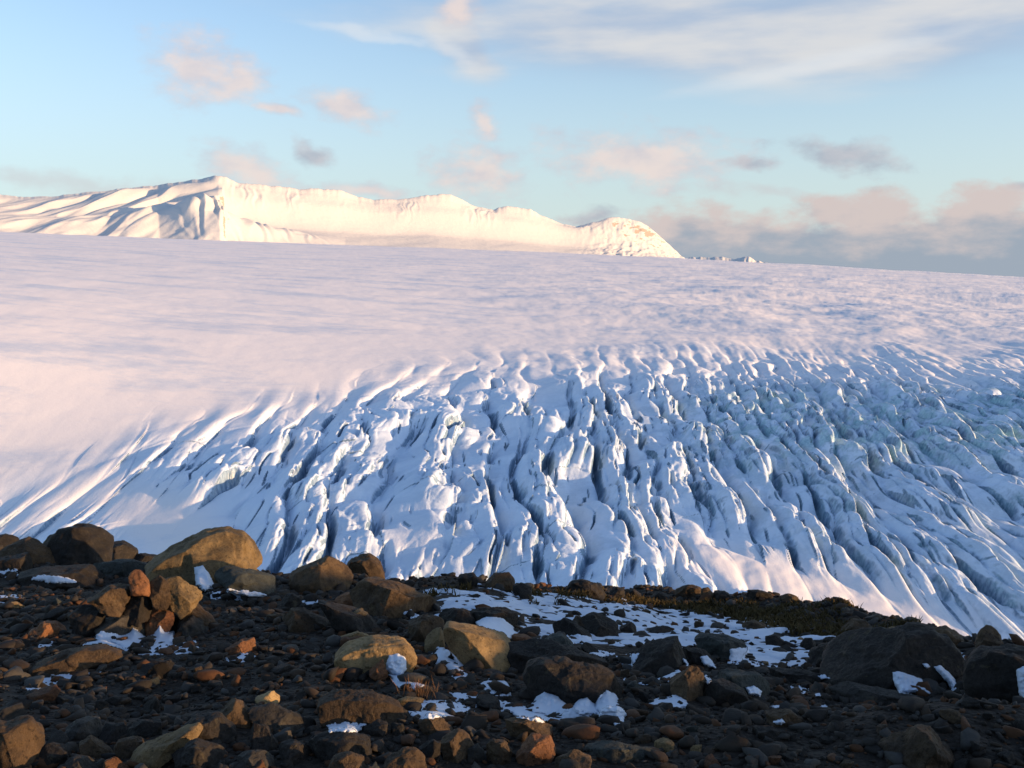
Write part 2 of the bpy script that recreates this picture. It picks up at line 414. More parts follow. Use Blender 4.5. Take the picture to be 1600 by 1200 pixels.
    cp1 = mixc(nt, maprange(nt, math_n(nt, 'ADD', math_n(nt, 'MULTIPLY', dp, .45), math_n(nt, 'MULTIPLY', nz2, 1.1)), .45, 1.1), col(.58, .56, .63), col(.86, .72, .67))
    cg = mixc(nt, maprange(nt, nz2, .35, .65), col(.40, .42, .50), col(.56, .52, .56))
    # bank: lit tops, blue-grey base
    shade = N(nt, 'ShaderNodeMapRange'); shade.inputs[1].default_value = R(.3); shade.inputs[2].default_value = R(3.6); L(nt, el, shade.inputs[0])
    bb = noise(nt, mapping(nt, ae, (1, 2.2, 1)), 16, 5, .55)
    sh = math_n(nt, 'ADD', shade.outputs[0], math_n(nt, 'MULTIPLY', math_n(nt, 'SUBTRACT', bb, .5), 2.0))
    cb = mixc(nt, maprange(nt, sh, .15, .95), col(.34, .40, .48), col(.66, .57, .55))
    SK = mixc(nt, dc, SK, mixc(nt, maprange(nt, nzw, .35, .62), col(.42, .52, .68), col(.74, .73, .73)))
    SK = mixc(nt, dw, SK, col(.78, .82, .86))
    SK = mixc(nt, dl, SK, col(.60, .56, .58))
    SK = mixc(nt, dp, SK, cp1)
    SK = mixc(nt, dg, SK, cg)
    SK = mixc(nt, db, SK, cb)
    L(nt, SK, bg.inputs[0])
    li = bpy.data.lights.new('sun', 'SUN'); li.energy = SUN_STRENGTH; li.angle = R(.5); li.color = (1, .60, .28)
    so = bpy.data.objects.new('sun', li); C.objects.link(so)
    so.rotation_euler = Vector([-float(c) for c in SUN]).to_track_quat('-Z', 'Y').to_euler()

def build_camera():
    cam = bpy.data.cameras.new('camera'); o = bpy.data.objects.new('camera', cam); C.objects.link(o)
    cam.lens = 36*F/1600; cam.sensor_width = 36; cam.clip_end = 60000; cam.clip_start = .05
    o.location = (0, 0, 0); o.rotation_euler = (R(90)-PITCH, 0, 0)
    sc = bpy.context.scene; sc.camera = o
    sc.view_settings.view_transform = 'Standard'; sc.view_settings.look = 'None'; sc.view_settings.exposure = EXPOSURE; sc.view_settings.gamma = 1
    sc.render.resolution_x, sc.render.resolution_y = 1024, 768
    sc.cycles.max_bounces = 6; sc.cycles.diffuse_bounces = 3

build_camera(); build_world()
build_glacier(glacier_material())
build_mountains()
#FOREGROUND
# ------------------------------------------------------------------ moraine ground
EDGE_PX = [-500, 0, 110, 200, 400, 600, 800, 1000, 1200, 1300, 1400, 1500, 1600, 1900]
EDGE_ROW = [835, 858, 868, 885, 898, 912, 921, 932, 940, 955, 976, 1001, 1023, 1070]
def G0(x, y):
    dip = .09*np.maximum(0, y-8)*sm(x, -1, 3)
    return -2-.176*y-dip
def _edge_tab():
    az, dd = [], []
    for p, r in zip(EDGE_PX, EDGE_ROW):
        d = np.linspace(3, 40, 2000); x, y, z = at_dist(p, r, d)
        g = G0(x, y); i = np.argmax(z < g)
        if not (z < g).any(): i = -1
        az.append(math.atan2(x[0], y[0])); dd.append(min(d[i], 26))
    return np.array(az), np.array(dd)
EAZ, ED = _edge_tab()
CR_S = 15.0
def G(x, y):
    x = np.asarray(x, float); y = np.asarray(y, float)
    d = np.hypot(x, y)+1e-6; a = np.arctan2(x, y)
    e = np.interp(a, EAZ, ED)
    e = np.where(np.abs(a) > 1.2, 60, e)
    e = np.where(a > EAZ[-1], e+np.clip((a-EAZ[-1])*40, 0, 60), e)
    over = np.maximum(0, d-e)
    k = np.minimum(1, e/d)
    z = G0(x*k, y*k)-.72*over*sm(over, -.1, .8)-.0*over
    bum = .10*P(x/1.9, y/1.9, 101)+.05*P(x/.8, y/.8, 102)+.025*P(x/.35, y/.35, 103)
    z = z+bum*(1+.6*sm(d, 12, 40))
    # low swell with heath on the right, in front of the rim
    aa = a; z = z+.16*sm(over, .2, 0)*np.exp(-((e-d-1.3)/1.0)**2)*sm(aa, .02, .12)
    z = z+.22*np.exp(-(((x-2.9)/1.1)**2+((y-6.6)/.5)**2))
    z = np.maximum(z, -160+.0*d)
    return z+CREST(x, y)
def CREST(x, y):
    """moraine bank to the right of the camera, outside the view, that keeps the ground in shade"""
    sx, sy = math.sin(SUN_AZ), math.cos(SUN_AZ)
    s = x*sx+y*sy; p = -x*sy+y*sx          # along / across the sun's bearing
    base = G0(np.minimum(x, 30), np.clip(y, -10, 30))
    top = SHZ(p)
    prof = np.exp(-((s-CR_S)/4.2)**2)
    h = np.maximum(0, top-(-2-.176*(CR_S*sy+p*sx)))*prof
    h = h*sm(p, 40, 24)*sm(p, -30, -12)*sm(np.arctan2(x, y), .62, .78)
    return h
SH_P = [-20, 2, 4, 5.2, 7, 8.3, 9, 10, 12, 13.5, 15, 17, 20, 26]
SH_H = [2.5, 2.1, 2.0, 1.98, 2.26, 2.10, 2.55, 2.35, 2.62, 2.35, 1.95, 1.3, 1.1, 0]     # height of the shade line above the sloping ground plane at s = 0
def SHZ(p):
    g = -2-.176*p
    return g+np.interp(p, SH_P, SH_H)+.10*P(p/.9, p*0, 105)+.16*P(p/2.6, p*0, 106)

def hit(px, row):
    d = np.linspace(2.5, 40, 4000); x, y, z = at_dist(px, row, d)
    g = G(x, y); b = z < g
    i = int(np.argmax(b)) if b.any() else -1
    return float(d[i])

def ground_material():
    m, nt, b = mat('dark_moraine_gravel')
    g = N(nt, 'ShaderNodeNewGeometry'); pos = g.outputs['Position']
    v = N(nt, 'ShaderNodeTexVoronoi'); v.inputs['Scale'].default_value = 26; L(nt, pos, v.inputs['Vector'])
    v2 = N(nt, 'ShaderNodeTexVoronoi'); v2.inputs['Scale'].default_value = 9; L(nt, pos, v2.inputs['Vector'])
    n = noise(nt, pos, 3, 5, .6)
    c = mixc(nt, n, (.006, .005, .0045), (.016, .013, .010))
    sp = N(nt, 'ShaderNodeSeparateColor'); L(nt, v.outputs['Color'], sp.inputs[0])
    c = mixc(nt, math_n(nt, 'MULTIPLY', sp.outputs[0], .6), c, (.045, .034, .026))
    L(nt, c, b.inputs['Base Color']); b.inputs['Roughness'].default_value = .85; b.inputs['Specular IOR Level'].default_value = .2
    h = math_n(nt, 'ADD', math_n(nt, 'MULTIPLY', v.outputs['Distance'], -.6), math_n(nt, 'MULTIPLY', v2.outputs['Distance'], -.8))
    bump(nt, b, h, .9, .03)
    return m
def polar(a0, a1, na, d):
    return np.meshgrid(np.linspace(a0, a1, na), d)
def build_ground(m):
    az = np.concatenate([np.linspace(-math.pi, -.66, 90)[:-1], np.linspace(-.66, .66, 800), np.linspace(.66, math.pi, 260)[1:]])
    d = np.concatenate([np.linspace(.2, 4.5, 20)[:-1], np.geomspace(4.5, 34, 620), np.geomspace(34, 330, 60)[1:]])
    A, D = np.meshgrid(az, d)
    X, Y = np.sin(A)*D, np.cos(A)*D
    Z = G(X, Y)
    co = np.stack([X.ravel(), Y.ravel(), Z.ravel()], 1)
    link('ground', mesh_np('ground', co, grid_faces(*A.shape)[:, ::-1], m), kind='structure')

# ------------------------------------------------------------------ rocks
def ico(sub):
    bm = bmesh.new(); bmesh.ops.create_icosphere(bm, subdivisions=sub, radius=1)
    bm.verts.ensure_lookup_table()
    v = np.array([q.co[:] for q in bm.verts]); f = np.array([[w.index for w in q.verts] for q in bm.faces])
    bm.free(); v /= np.linalg.norm(v, axis=1, keepdims=True)
    return v, f
ICO = {k: ico(k) for k in (1, 2, 3, 4, 5, 6)}
def rock_co(sub, normals, offs, p, rough, seed, size, cuts=()):
    """planes -> rounded polyhedron; p = how sharp; size = typical radius in metres"""
    v, f = ICO[sub]
    n = np.array(normals, float); n /= np.linalg.norm(n, axis=1, keepdims=True)
    q = np.maximum(v@n.T, 0)/np.array(offs)[None, :]; p = p*2.8
    r = (q**p).sum(1)**(-1./p)
    co = v*r[:, None]
    for (cx_, cy_, cz_, fr) in cuts:
        nn = np.array([cx_, cy_, cz_]); nn = nn/np.linalg.norm(nn)
        t = co@nn; co = co-np.maximum(0, t-fr*t.max())[:, None]*nn*.985
    s = co/size
    o = seed*3.17
    nn = V3(s*1.6+o, 1)*.075+V3(s*3.7+o, 2)*.045+V3(s*8.5+o, 3)*.026
    if sub >= 4: nn = nn+V3(s*19+o, 4)*.010
    if sub >= 5: nn = nn+V3(s*42+o, 5)*.006
    # chipped ledges
    st = V3(s*2.3+o+9, 6); nn = nn-sm(st, .22, .30)*.06-sm(V3(s*np.array([1.2, 1.2, 4.])+o+4, 7), .30, .38)*.03
    co = co+v*(nn*rough*size)[:, None]
    return co, f

def rock_material(name, c1, c2, c3=(.008, .007, .006), spec=.25):
    m, nt, b = mat(name)
    tc = N(nt, 'ShaderNodeTexCoord'); pos = tc.outputs['Object']
    oi = N(nt, 'ShaderNodeObjectInfo')
    off = N(nt, 'ShaderNodeVectorMath', operation='ADD'); L(nt, pos, off.inputs[0]); L(nt, oi.outputs['Location'], off.inputs[1])
    pos = off.outputs[0]
    n1 = noise(nt, pos, 4.5, 6, .65); n2 = noise(nt, pos, 38, 4, .7); n3 = noise(nt, pos, 130, 2, .6)
    c = mixc(nt, maprange(nt, n1, .32, .68), c1, c2)
    c = mixc(nt, maprange(nt, n2, .56, .66, 0, .7), c, c3)
    c = mixc(nt, maprange(nt, n3, .60, .72, 0, .45), c, tuple(min(1, x*2.2) for x in c2))
    c = mixc(nt, maprange(nt, noise(nt, pos, 9, 5, .7, .6), .60, .66, 0, .25), c, (.10, .085, .045))
    hs = N(nt, 'ShaderNodeHueSaturation'); L(nt, c, hs.inputs['Color'])
    L(nt, math_n(nt, 'ADD', math_n(nt, 'MULTIPLY', oi.outputs['Random'], .7), .65), hs.inputs['Value'])
    L(nt, hs.outputs[0], b.inputs['Base Color'])
    L(nt, maprange(nt, n2, .3, .7, .62, .9), b.inputs['Roughness']); b.inputs['Specular IOR Level'].default_value = spec
    h = math_n(nt, 'ADD', math_n(nt, 'ADD', math_n(nt, 'MULTIPLY', noise(nt, pos, 11, 6, .68), 1.0), math_n(nt, 'MULTIPLY', n2, .45)), math_n(nt, 'MULTIPLY', n3, .18))
    bump(nt, b, h, .75, .035)
    return m
RM = {}
def rock_mats():
    RM['brown'] = rock_material('brown_rock', (.026, .017, .010), (.070, .045, .023))
    RM['dark'] = rock_material('dark_shaded_rock', (.008, .007, .006), (.020, .016, .013))  # albedo kept low to paint shade into the unlit rocks
    RM['grey'] = rock_material('grey_rock', (.018, .0165, .015), (.042, .038, .032))
    RM['green'] = rock_material('green_grey_rock', (.020, .024, .023), (.042, .048, .044))
    RM['orange'] = rock_material('rusty_rock', (.075, .032, .015), (.155, .072, .032))
    RM['tan'] = rock_material('tan_sunlit_rock', (.10, .068, .032), (.24, .168, .080))  # tan raised in albedo to paint sunlight into the lit rocks
def snow_material(name, c=(.52, .59, .71)):
    m, nt, b = mat(name)
    g = N(nt, 'ShaderNodeNewGeometry'); pos = g.outputs['Position']
    n = noise(nt, pos, 2.2, 5, .6)
    L(nt, mixc(nt, maprange(nt, n, .35, .7), c, tuple(x*.93 for x in c)), b.inputs['Base Color'])
    b.inputs['Roughness'].default_value = .7; b.inputs['Specular IOR Level'].default_value = .25
    h = math_n(nt, 'ADD', noise(nt, pos, 14, 5, .6), math_n(nt, 'MULTIPLY', noise(nt, pos, 70, 3, .6), .35))
    bump(nt, b, h, .35, .03)
    return m

USED = []        # (px, row, radius px) already taken
THINGS = []      # (px, row, radius px, noun phrase)
def frame_at(px):
    x, y, z = ray(px, 900); h = math.hypot(x, y)
    return np.array([y/h, -x/h, 0]), np.array([x/h, y/h, 0])      # right, away
def build_from_outline(name, poly, material, kind='rock', p=14, rough=1.0, sub=4, dist=None, thick=.85, seed=None, sink=.12, ty=0., dd=0., cuts=None, prism=False):
    poly = np.array(poly, float); rng = np.random.RandomState(int(poly.sum()*7) % 99991 if seed is None else seed)
    c = poly.mean(0)
    # area centroid
    x0, y0 = poly[:, 0], poly[:, 1]; x1, y1 = np.roll(x0, -1), np.roll(y0, -1)
    a = (x0*y1-x1*y0); A = a.sum()/2
    if abs(A) > 1: c = np.array([((x0+x1)*a).sum(), ((y0+y1)*a).sum()])/(6*A)
    w = poly[:, 0].max()-poly[:, 0].min(); hgt = poly[:, 1].max()-poly[:, 1].min()
    base = poly[:, 1].max()-(.10*hgt if dist is None else 0)
    D0 = dist if dist else hit(c[0], base)
    D0 += dd
    mp = D0/F/ math.cos(math.atan((c[0]-800)/F))        # metres per pixel (approx.)
    depth = thick*.5*min(w, hgt*1.5)*mp
    D = D0+(depth*.75 if dist is None else 0)
    mp *= D/D0
    normals, offs = [], []
    ccw = A > 0
    n = len(poly)
    for i in range(n):
        p0, p1 = poly[i], poly[(i+1) % n]; e = p1-p0; ln = np.hypot(*e)
        if ln < .5: continue
        nx, nz = e[1]/ln, -e[0]/ln
        if A < 0: nx, nz = -nx, -nz
        d = (p0-c)@np.array([nx, nz])
        if d < 0: d = abs(d)+.5
        d = max(d, .12*min(w, hgt))
        nz3 = -nz                                        # rows grow downwards
        d *= mp
        normals.append((nx, 0, nz3)); offs.append(d)
        for sgn in (-1, 1) if not prism else ():
            if p >= 12 and rng.rand() < .45: continue
            th = rng.uniform(.35, 1.0)
            normals.append((nx*math.cos(th), sgn*math.sin(th), nz3*math.cos(th))); offs.append(math.cos(th)*d*.99+math.sin(th)*depth*rng.uniform(.62, .92))
    for sgn in (-1, 1):
        normals.append((rng.uniform(-.25, .25), sgn, rng.uniform(-.1, .35))); offs.append(depth*rng.uniform(.9, 1.0))
    size = .5*math.sqrt(w*hgt)*mp
    cl = list(cuts or ())
    if not cl:
        for _ in range(7 if p >= 13 else (5 if p >= 8 else 2)):
            cl.append((rng.uniform(-1, 1), rng.uniform(-1.1, -.15), rng.uniform(-.1, .9), rng.uniform(.52, .82)))
    co, f = rock_co(sub, normals, offs, p, rough, rng.randint(1000), size, cl)
    # fit to the outline's extent, then sink the foot
    for ax, ext in ((0, w*mp), (2, hgt*mp)):
        s = ext/(co[:, ax].max()-co[:, ax].min()); co[:, ax] *= s
        lo = co[:, ax].min()
        want = ((poly[:, 0].min()-c[0]) if ax == 0 else -(poly[:, 1].max()-c[1]))*mp
        co[:, ax] += want-lo
    if dist is None:
        zr = co[:, 2].min(); t = np.clip((.35*hgt*mp+zr-co[:, 2])/(.35*hgt*mp), 0, 1); co[:, 2] -= t*sink*hgt*mp*1.6
    rt, aw = frame_at(c[0])
    W = co[:, :1]*rt+co[:, 1:2]*aw; W[:, 2] += co[:, 2]
    cx, cy, cz = at_dist(c[0], c[1], D)
    me = mesh_np(name, W, f, material)
    o = link(name, me); o.location = (float(cx), float(cy), float(cz))
    return o, c, .5*math.sqrt(w*hgt)

def hero(poly, colour, label, noun=None, cat='rock', **kw):
    w = max(q[0] for q in poly)-min(q[0] for q in poly)
    sub = 6 if w > 130 else (5 if w > 38 else 4)
    nm = 'boulder' if cat == 'boulder' else 'rock'
    o, c, r = build_from_outline(nm, poly, RM[colour], sub=sub, **kw)
    o['label'] = label; o['category'] = cat
    USED.append((c[0], c[1], r)); 
    if noun: THINGS.append((c[0], c[1], r, noun))
    return o
def build_heroes():
    H = hero
    B = dict(cat='boulder')
    # --- left rim
    H([(73,863),(97,830),(133,827),(153,837),(168,853),(163,877),(133,890),(80,890)], 'dark', 'big dark domed boulder on the far left of the rim against the blue snow', 'the dark domed rim boulder', p=9, **B)
    H([(10,863),(48,849),(77,873),(75,890),(18,890)], 'brown', 'brown wedge rock with a peaked top left of the dark domed rim boulder', None, p=16)
    H([(160,853),(193,851),(208,863),(212,882),(165,885)], 'dark', 'low dark rock tucked against the right side of the dark domed rim boulder', p=12)
    H([(203,870),(222,866),(245,872),(243,886),(205,886)], 'dark', 'small flat dark rock between the dark domed boulder and the golden boulder', p=10)
    H([(-12,842),(8,838),(24,846),(22,862),(-12,862)], 'dark', 'black rock lump at the left picture edge on the rim', p=8)
    H([(-15,878),(35,872),(42,884),(38,900),(-15,902)], 'dark', 'flat grey rock under the snow strip at the left picture edge', p=14)
    H([(45,902),(75,893),(130,895),(160,905),(158,925),(60,925)], 'dark', 'wide dark slab with snow strips on it left of the cairn', 'the wide dark slab', p=12, thick=1.4)
    H([(140,885),(165,878),(205,880),(225,892),(215,905),(150,903)], 'green', 'grey-green flat rock below the dark domed rim boulder', p=14)
    H([(235,884),(265,860),(320,838),(350,834),(374,841),(396,870),(404,896),(330,912),(300,922),(240,908)], 'tan', 'large golden sunlit boulder with a sloping left shoulder on the rim', 'the large golden boulder', p=16, rough=.7, sink=.1, cuts=[(.08, -.62, .78, .62), (.85, -.45, .35, .72), (-.35, -.8, .35, .6)], **B)
    H([(338,893),(365,887),(400,900),(428,914),(427,926),(390,926),(345,912)], 'green', 'grey-green slab leaning on the foot of the golden boulder', 'the grey-green slab', p=18, dd=-.6)
    # --- cairn: rocks piled by hand, their distance fixed so that they rest on one another
    dc = hit(230, 1000)+.15
    K = dict(dist=dc)
    H([(155,977),(187,963),(213,958),(228,973),(228,994),(193,996),(158,992)], 'grey', 'rounded grey rock at the left foot of the cairn', 'the cairn', p=9, dist=dc-.02)
    H([(277,997),(283,973),(310,963),(333,985),(330,1013),(310,1020),(283,1010)], 'grey', 'knobbly grey rock at the right foot of the cairn, highest of its base stones', p=9, rough=1.8, dist=dc-.12)
    H([(112,967),(133,951),(160,958),(160,980),(150,990),(122,988)], 'dark', 'dark rock low on the left end of the cairn', p=14, dist=dc+.06)
    H([(228,990),(238,947),(270,950),(269,972),(256,996)], 'orange', 'rusty upright block in the middle of the cairn', p=20, dist=dc-.02)
    H([(190,962),(213,925),(235,929),(236,965),(213,972)], 'dark', 'dark pointed block under the topmost stone of the cairn', p=20, dist=dc)
    H([(262,970),(278,955),(292,960),(296,990),(270,998)], 'dark', 'dark stone deep inside the right half of the cairn', p=12, dist=dc+.12)
    H([(243,985),(262,965),(290,970),(295,1004),(240,1008)], 'dark', 'hidden dark stone behind the snow at the foot of the cairn', p=10, dist=dc+.15)
    H([(200,975),(215,962),(240,960),(246,990),(205,998)], 'dark', 'dark stone between the grey foot stone and the rusty block of the cairn', p=10, dist=dc+.15)
    H([(284,963),(307,948),(336,975),(334,984),(317,980)], 'brown', 'flat brown slab sloping down the right side of the cairn', p=22, dist=dc+.02)
    H([(143,938),(173,919),(201,923),(198,940),(184,959),(165,954)], 'brown', 'brown slab tilted on the left shoulder of the cairn', p=22, dist=dc)
    H([(203,902),(213,893),(226,898),(232,915),(231,931),(206,926)], 'orange', 'small rust-brown egg-shaped stone on top of the cairn', p=8, dist=dc)
    H([(233,920),(240,904),(252,902),(264,912),(267,938),(260,950),(243,947)], 'brown', 'smooth upright oval stone at the centre top of the cairn', p=8, dist=dc-.03)
    H([(262,909),(283,905),(314,933),(312,944),(279,962),(267,947)], 'tan', 'sunlit angular block at the right top of the cairn', p=18, dist=dc-.02)
    # --- left middle ground
    H([(50,987),(67,973),(90,977),(98,990),(83,998),(57,996)], 'orange', 'low rusty rock left of the cairn', p=9)
    H([(48,1048),(83,1033),(127,1017),(160,1018),(178,1033),(143,1047),(83,1056)], 'brown', 'long low brown rock behind the white snow strip on the left', 'the long low rock on the left', p=9)
    H([(353,1015),(380,1000),(398,1000),(400,1016),(377,1026)], 'orange', 'small orange rock right of the cairn', p=10)
    # --- bottom left
    H([(-25,1143),(40,1138),(57,1160),(58,1180),(20,1206),(-25,1210)], 'brown', 'big brown rock cut by the bottom left corner', 'the corner rock', p=12)
    H([(206,1188),(233,1167),(283,1148),(307,1145),(313,1154),(273,1172),(233,1195)], 'tan', 'long golden sunlit slab tilted near the bottom left', 'the long golden slab', p=16, dd=-.1)
    H([(290,1136),(310,1120),(343,1118),(367,1147),(362,1168),(322,1170),(295,1155)], 'dark', 'round dark boulder right behind the golden slab', 'the round dark rock', p=7)
    H([(338,1120),(360,1095),(384,1109),(402,1130),(402,1165),(366,1168)], 'brown', 'peaked brown rock with a sunlit tip behind the round dark rock', p=16, dd=.25)
    H([(100,1149),(123,1127),(153,1130),(157,1147),(130,1161)], 'grey', 'grey rock right of the corner rock, top edge rounded', p=9)
    H([(157,1152),(167,1135),(190,1137),(199,1153),(182,1165)], 'dark', 'small dark rock with a lit crown left of the golden slab', p=9)
    H([(181,1170),(187,1157),(207,1155),(224,1167),(214,1180),(187,1181)], 'brown', 'small brown stone at the left tip of the golden slab', p=12, dd=-.1)
    H([(128,1162),(143,1155),(163,1173),(175,1185),(155,1190),(133,1178)], 'brown', 'narrow brown stone slanting down between the corner rock and the golden slab', p=14)
    H([(163,1204),(167,1187),(187,1189),(199,1208),(190,1222),(165,1222)], 'orange', 'rusty stone cut by the bottom edge below the golden slab', p=12)
    H([(272,1178),(307,1161),(343,1177),(352,1193),(320,1212),(280,1206)], 'dark', 'dark rock under the right end of the golden slab', p=10)
    H([(201,1143),(227,1128),(250,1133),(250,1152),(213,1156)], 'dark', 'dark rounded rock directly above the golden slab', p=9)
    H([(41,1143),(50,1134),(62,1138),(64,1152),(45,1155)], 'orange', 'little orange stone on the shoulder of the corner rock', p=12, dd=.1)
    H([(57,1180),(80,1168),(100,1178),(104,1196),(70,1204)], 'dark', 'dark stone touching the right side of the corner rock', p=12)
    H([(95,1200),(112,1188),(140,1192),(150,1212),(100,1220)], 'grey', 'grey stone cut by the bottom edge right of the corner rock', p=10)
    # --- centre left, rim and behind
    H([(452,905),(463,893),(515,873),(543,893),(553,913),(534,934),(460,930)], 'brown', 'broad brown rim boulder with a ridge top, sunlit on its crown', 'the ridge-topped rim boulder', p=16, **B)
    H([(539,888),(550,872),(577,867),(594,880),(602,907),(590,915),(550,912)], 'brown', 'rounded brown boulder standing on the rim beside the ridge-topped one', 'the rounded rim boulder', p=7, dd=.8)
    H([(545,925),(573,907),(613,910),(645,927),(684,948),(684,970),(600,975),(558,950)], 'brown', 'long dark brown whaleback boulder sloping to the right below the rim', 'the whaleback boulder', p=9, dd=.1, **B)
    H([(523,939),(547,927),(564,935),(568,951),(541,950)], 'orange', 'bright orange rock on the left end of the whaleback boulder', p=16, dd=-.15)
    H([(532,985),(543,960),(563,953),(576,963),(571,985),(547,993)], 'tan', 'golden blocky rock in front of the whaleback boulder', p=12)
    H([(442,965),(460,953),(477,955),(514,983),(484,992),(458,982)], 'brown', 'low brown rock with a sunlit left face, left of the golden block', p=16)
    H([(532,996),(560,987),(578,997),(552,1008)], 'tan', 'small tan stone under the golden block', p=14)
    H([(440,948),(441,933),(457,928),(471,940),(468,953)], 'dark', 'black rock between two snow strips below the ridge-topped boulder', p=9)
    H([(498,950),(520,940),(545,950),(565,975),(600,985),(598,1003),(540,1000),(510,975)], 'dark', 'dark rock in the shade under the whaleback boulder', p=9, dd=.15)
    H([(522,1029),(543,1008),(587,998),(633,1003),(653,1027),(647,1049),(605,1056),(580,1062),(535,1058)], 'tan', 'large rounded golden-grey boulder with a blob of snow on its right side', 'the snow-blob boulder', p=7, rough=.8, **B)
    H([(576,1052),(600,1032),(607,1060),(592,1066)], 'orange', 'orange wedge stone leaning on the front of the snow-blob boulder', p=20, dist=hit(590, 1062)-.03)
    H([(662,1004),(677,985),(690,982),(697,1007),(684,1021),(667,1022)], 'tan', 'small golden rough block left of the big slanted slab', p=12, dd=-.05)
    H([(636,978),(660,962),(690,968),(697,995),(680,1010),(640,1008)], 'brown', 'dark brown rock behind the small golden block', p=10, dd=.1)
    H([(690,985),(698,975),(735,983),(790,1008),(815,1040),(812,1058),(765,1058),(718,1048),(703,1022)], 'tan', 'big slanted slab with a sunlit upper face, left of the large facetted boulder', 'the big slanted slab', p=22, rough=.5, thick=.75, prism=True, cuts=[(.50, -.60, .62, .42), (-.42, -.9, 0, .42)], **B)
    H([(495,1096),(533,1083),(587,1090),(627,1110),(634,1131),(600,1143),(530,1140),(500,1123)], 'brown', 'long low brown boulder in the lower middle left', 'the long low boulder', p=8, **B)
    H([(388,1110),(427,1103),(460,1120),(493,1140),(462,1156),(413,1143)], 'grey', 'grey wedge rock left of the long low boulder', p=14)
    H([(480,1174),(510,1150),(550,1143),(578,1163),(582,1185),(533,1200),(493,1190)], 'dark', 'dark rounded rock at the bottom below the long low boulder', p=8)
    H([(568,1139),(590,1127),(608,1133),(608,1153),(577,1154)], 'dark', 'small dark rock under the right end of the long low boulder', p=9)
    H([(511,1203),(523,1183),(550,1178),(574,1193),(580,1225),(515,1225)], 'brown', 'brown rounded rock cut by the bottom edge, sunlit grains on top', p=8)
    H([(598,1193),(625,1176),(650,1172),(666,1187),(668,1215),(613,1218)], 'brown', 'brown rock cut by the bottom edge, sunlit on its right shoulder', p=10)
    H([(652,1175),(677,1155),(690,1163),(688,1188),(663,1196)], 'dark', 'narrow dark rock leaning left of the sunlit-topped brown rock', p=14)
    H([(686,1162),(717,1143),(733,1153),(744,1173),(734,1196),(697,1190)], 'brown', 'brown rock with a bright sunlit top at the bottom centre', 'the sunlit-topped rock', p=13)
    H([(729,1175),(747,1163),(758,1177),(754,1196),(733,1196)], 'grey', 'small grey stone between the sunlit-topped rock and the square brown rock', p=11)
    H([(758,1168),(770,1157),(791,1160),(802,1177),(795,1202),(766,1198)], 'brown', 'square brown rock with a lit top at the bottom centre', p=14)
    H([(652,1133),(667,1120),(690,1128),(709,1149),(667,1160)], 'brown', 'dark wedge with a sunlit edge behind the sunlit-topped rock', p=16)
    H([(399,1092),(420,1081),(437,1083),(431,1098),(410,1102)], 'tan', 'small golden oval stone on the gravel at the left centre', p=8)
    H([(393,1133),(417,1140),(434,1170),(409,1184),(391,1162)], 'dark', 'dark slab standing below the grey wedge rock', p=14)
    H([(436,1165),(460,1158),(486,1172),(488,1196),(440,1196)], 'dark', 'squat dark rock near the bottom, left of the dark rounded rock', p=9)
    H([(372,1186),(395,1176),(425,1186),(430,1212),(375,1212)], 'grey', 'grey rock cut by the bottom edge right of the golden slab', p=9)
    H([(712,910),(719,898),(740,896),(748,908),(743,921),(720,920)], 'dark', 'black knob of rock on the rim at the centre', p=10)
    H([(699,914),(707,906),(717,909),(717,921),(700,921)], 'dark', 'small black stone left of the black rim knob', p=10)
    H([(757,912),(770,897),(795,895),(806,910),(801,926),(763,924)], 'brown', 'brown-topped dark boulder on the rim at the centre', p=10)
    H([(800,917),(815,911),(832,918),(830,936),(803,938)], 'dark', 'dark flat rock on the rim right of the brown-topped boulder', p=10)
    H([(838,915),(844,910),(853,911),(855,921),(840,922)], 'orange', 'tiny orange stone on the rim right of centre', p=9)
    H([(684,965),(690,953),(720,951),(735,960),(752,987),(717,988),(690,975)], 'dark', 'dark rock right of the whaleback boulder', p=9)
    H([(730,962),(750,953),(782,951),(806,965),(814,985),(790,993),(745,985)], 'dark', 'dark boulder with a large snow cap lying on its front, below the snowfield', 'the snow-capped dark rock', p=9)
    # --- right half
    H([(885,921),(893,910),(908,907),(940,919),(948,929),(940,934),(888,931)], 'dark', 'long dark rock on the rim right of the centre', 'the long dark rim rock', p=10)
    H([(952,928),(963,917),(975,922),(977,936),(956,936)], 'dark', 'round dark stone on the rim right of the long dark rock', p=7)
    H([(979,924),(990,920),(1002,929),(1001,937),(980,936)], 'dark', 'rounded black stone on the rim, middle one of the three black ones', p=7)
    H([(1020,932),(1028,925),(1037,928),(1038,938),(1022,938)], 'dark', 'rounded black stone on the rim left of the brown double rock', p=7)
    H([(1054,925),(1074,914),(1089,916),(1103,928),(1101,937),(1060,937)], 'brown', 'brown rounded rock on the rim, larger of the double rock', 'the brown rim rock', p=8)
    H([(1095,921),(1106,919),(1115,929),(1110,940),(1098,938)], 'brown', 'small brown stone pressed against the brown rim rock', p=8)
    H([(1115,928),(1133,924),(1141,930),(1140,940),(1117,938)], 'dark', 'flat dark stone on the rim right of the brown rim rock', p=9)
    H([(1167,925),(1188,923),(1204,927),(1207,938),(1169,938)], 'dark', 'flat-topped dark rock on the rim, centre right', p=14)
    H([(1217,936),(1229,929),(1245,932),(1250,943),(1222,943)], 'brown', 'small brown rock with a snowy right side at the end of the level rim', p=9)
    H([(906,969),(925,961),(946,964),(967,981),(968,995),(940,1000),(920,985)], 'dark', 'smooth black boulder at the edge of the snowfield', 'the smooth black boulder', p=8)
    H([(862,980),(882,969),(900,975),(926,993),(904,1000),(868,994)], 'dark', 'flat black rock left of the smooth black boulder', p=10, dd=-.1)
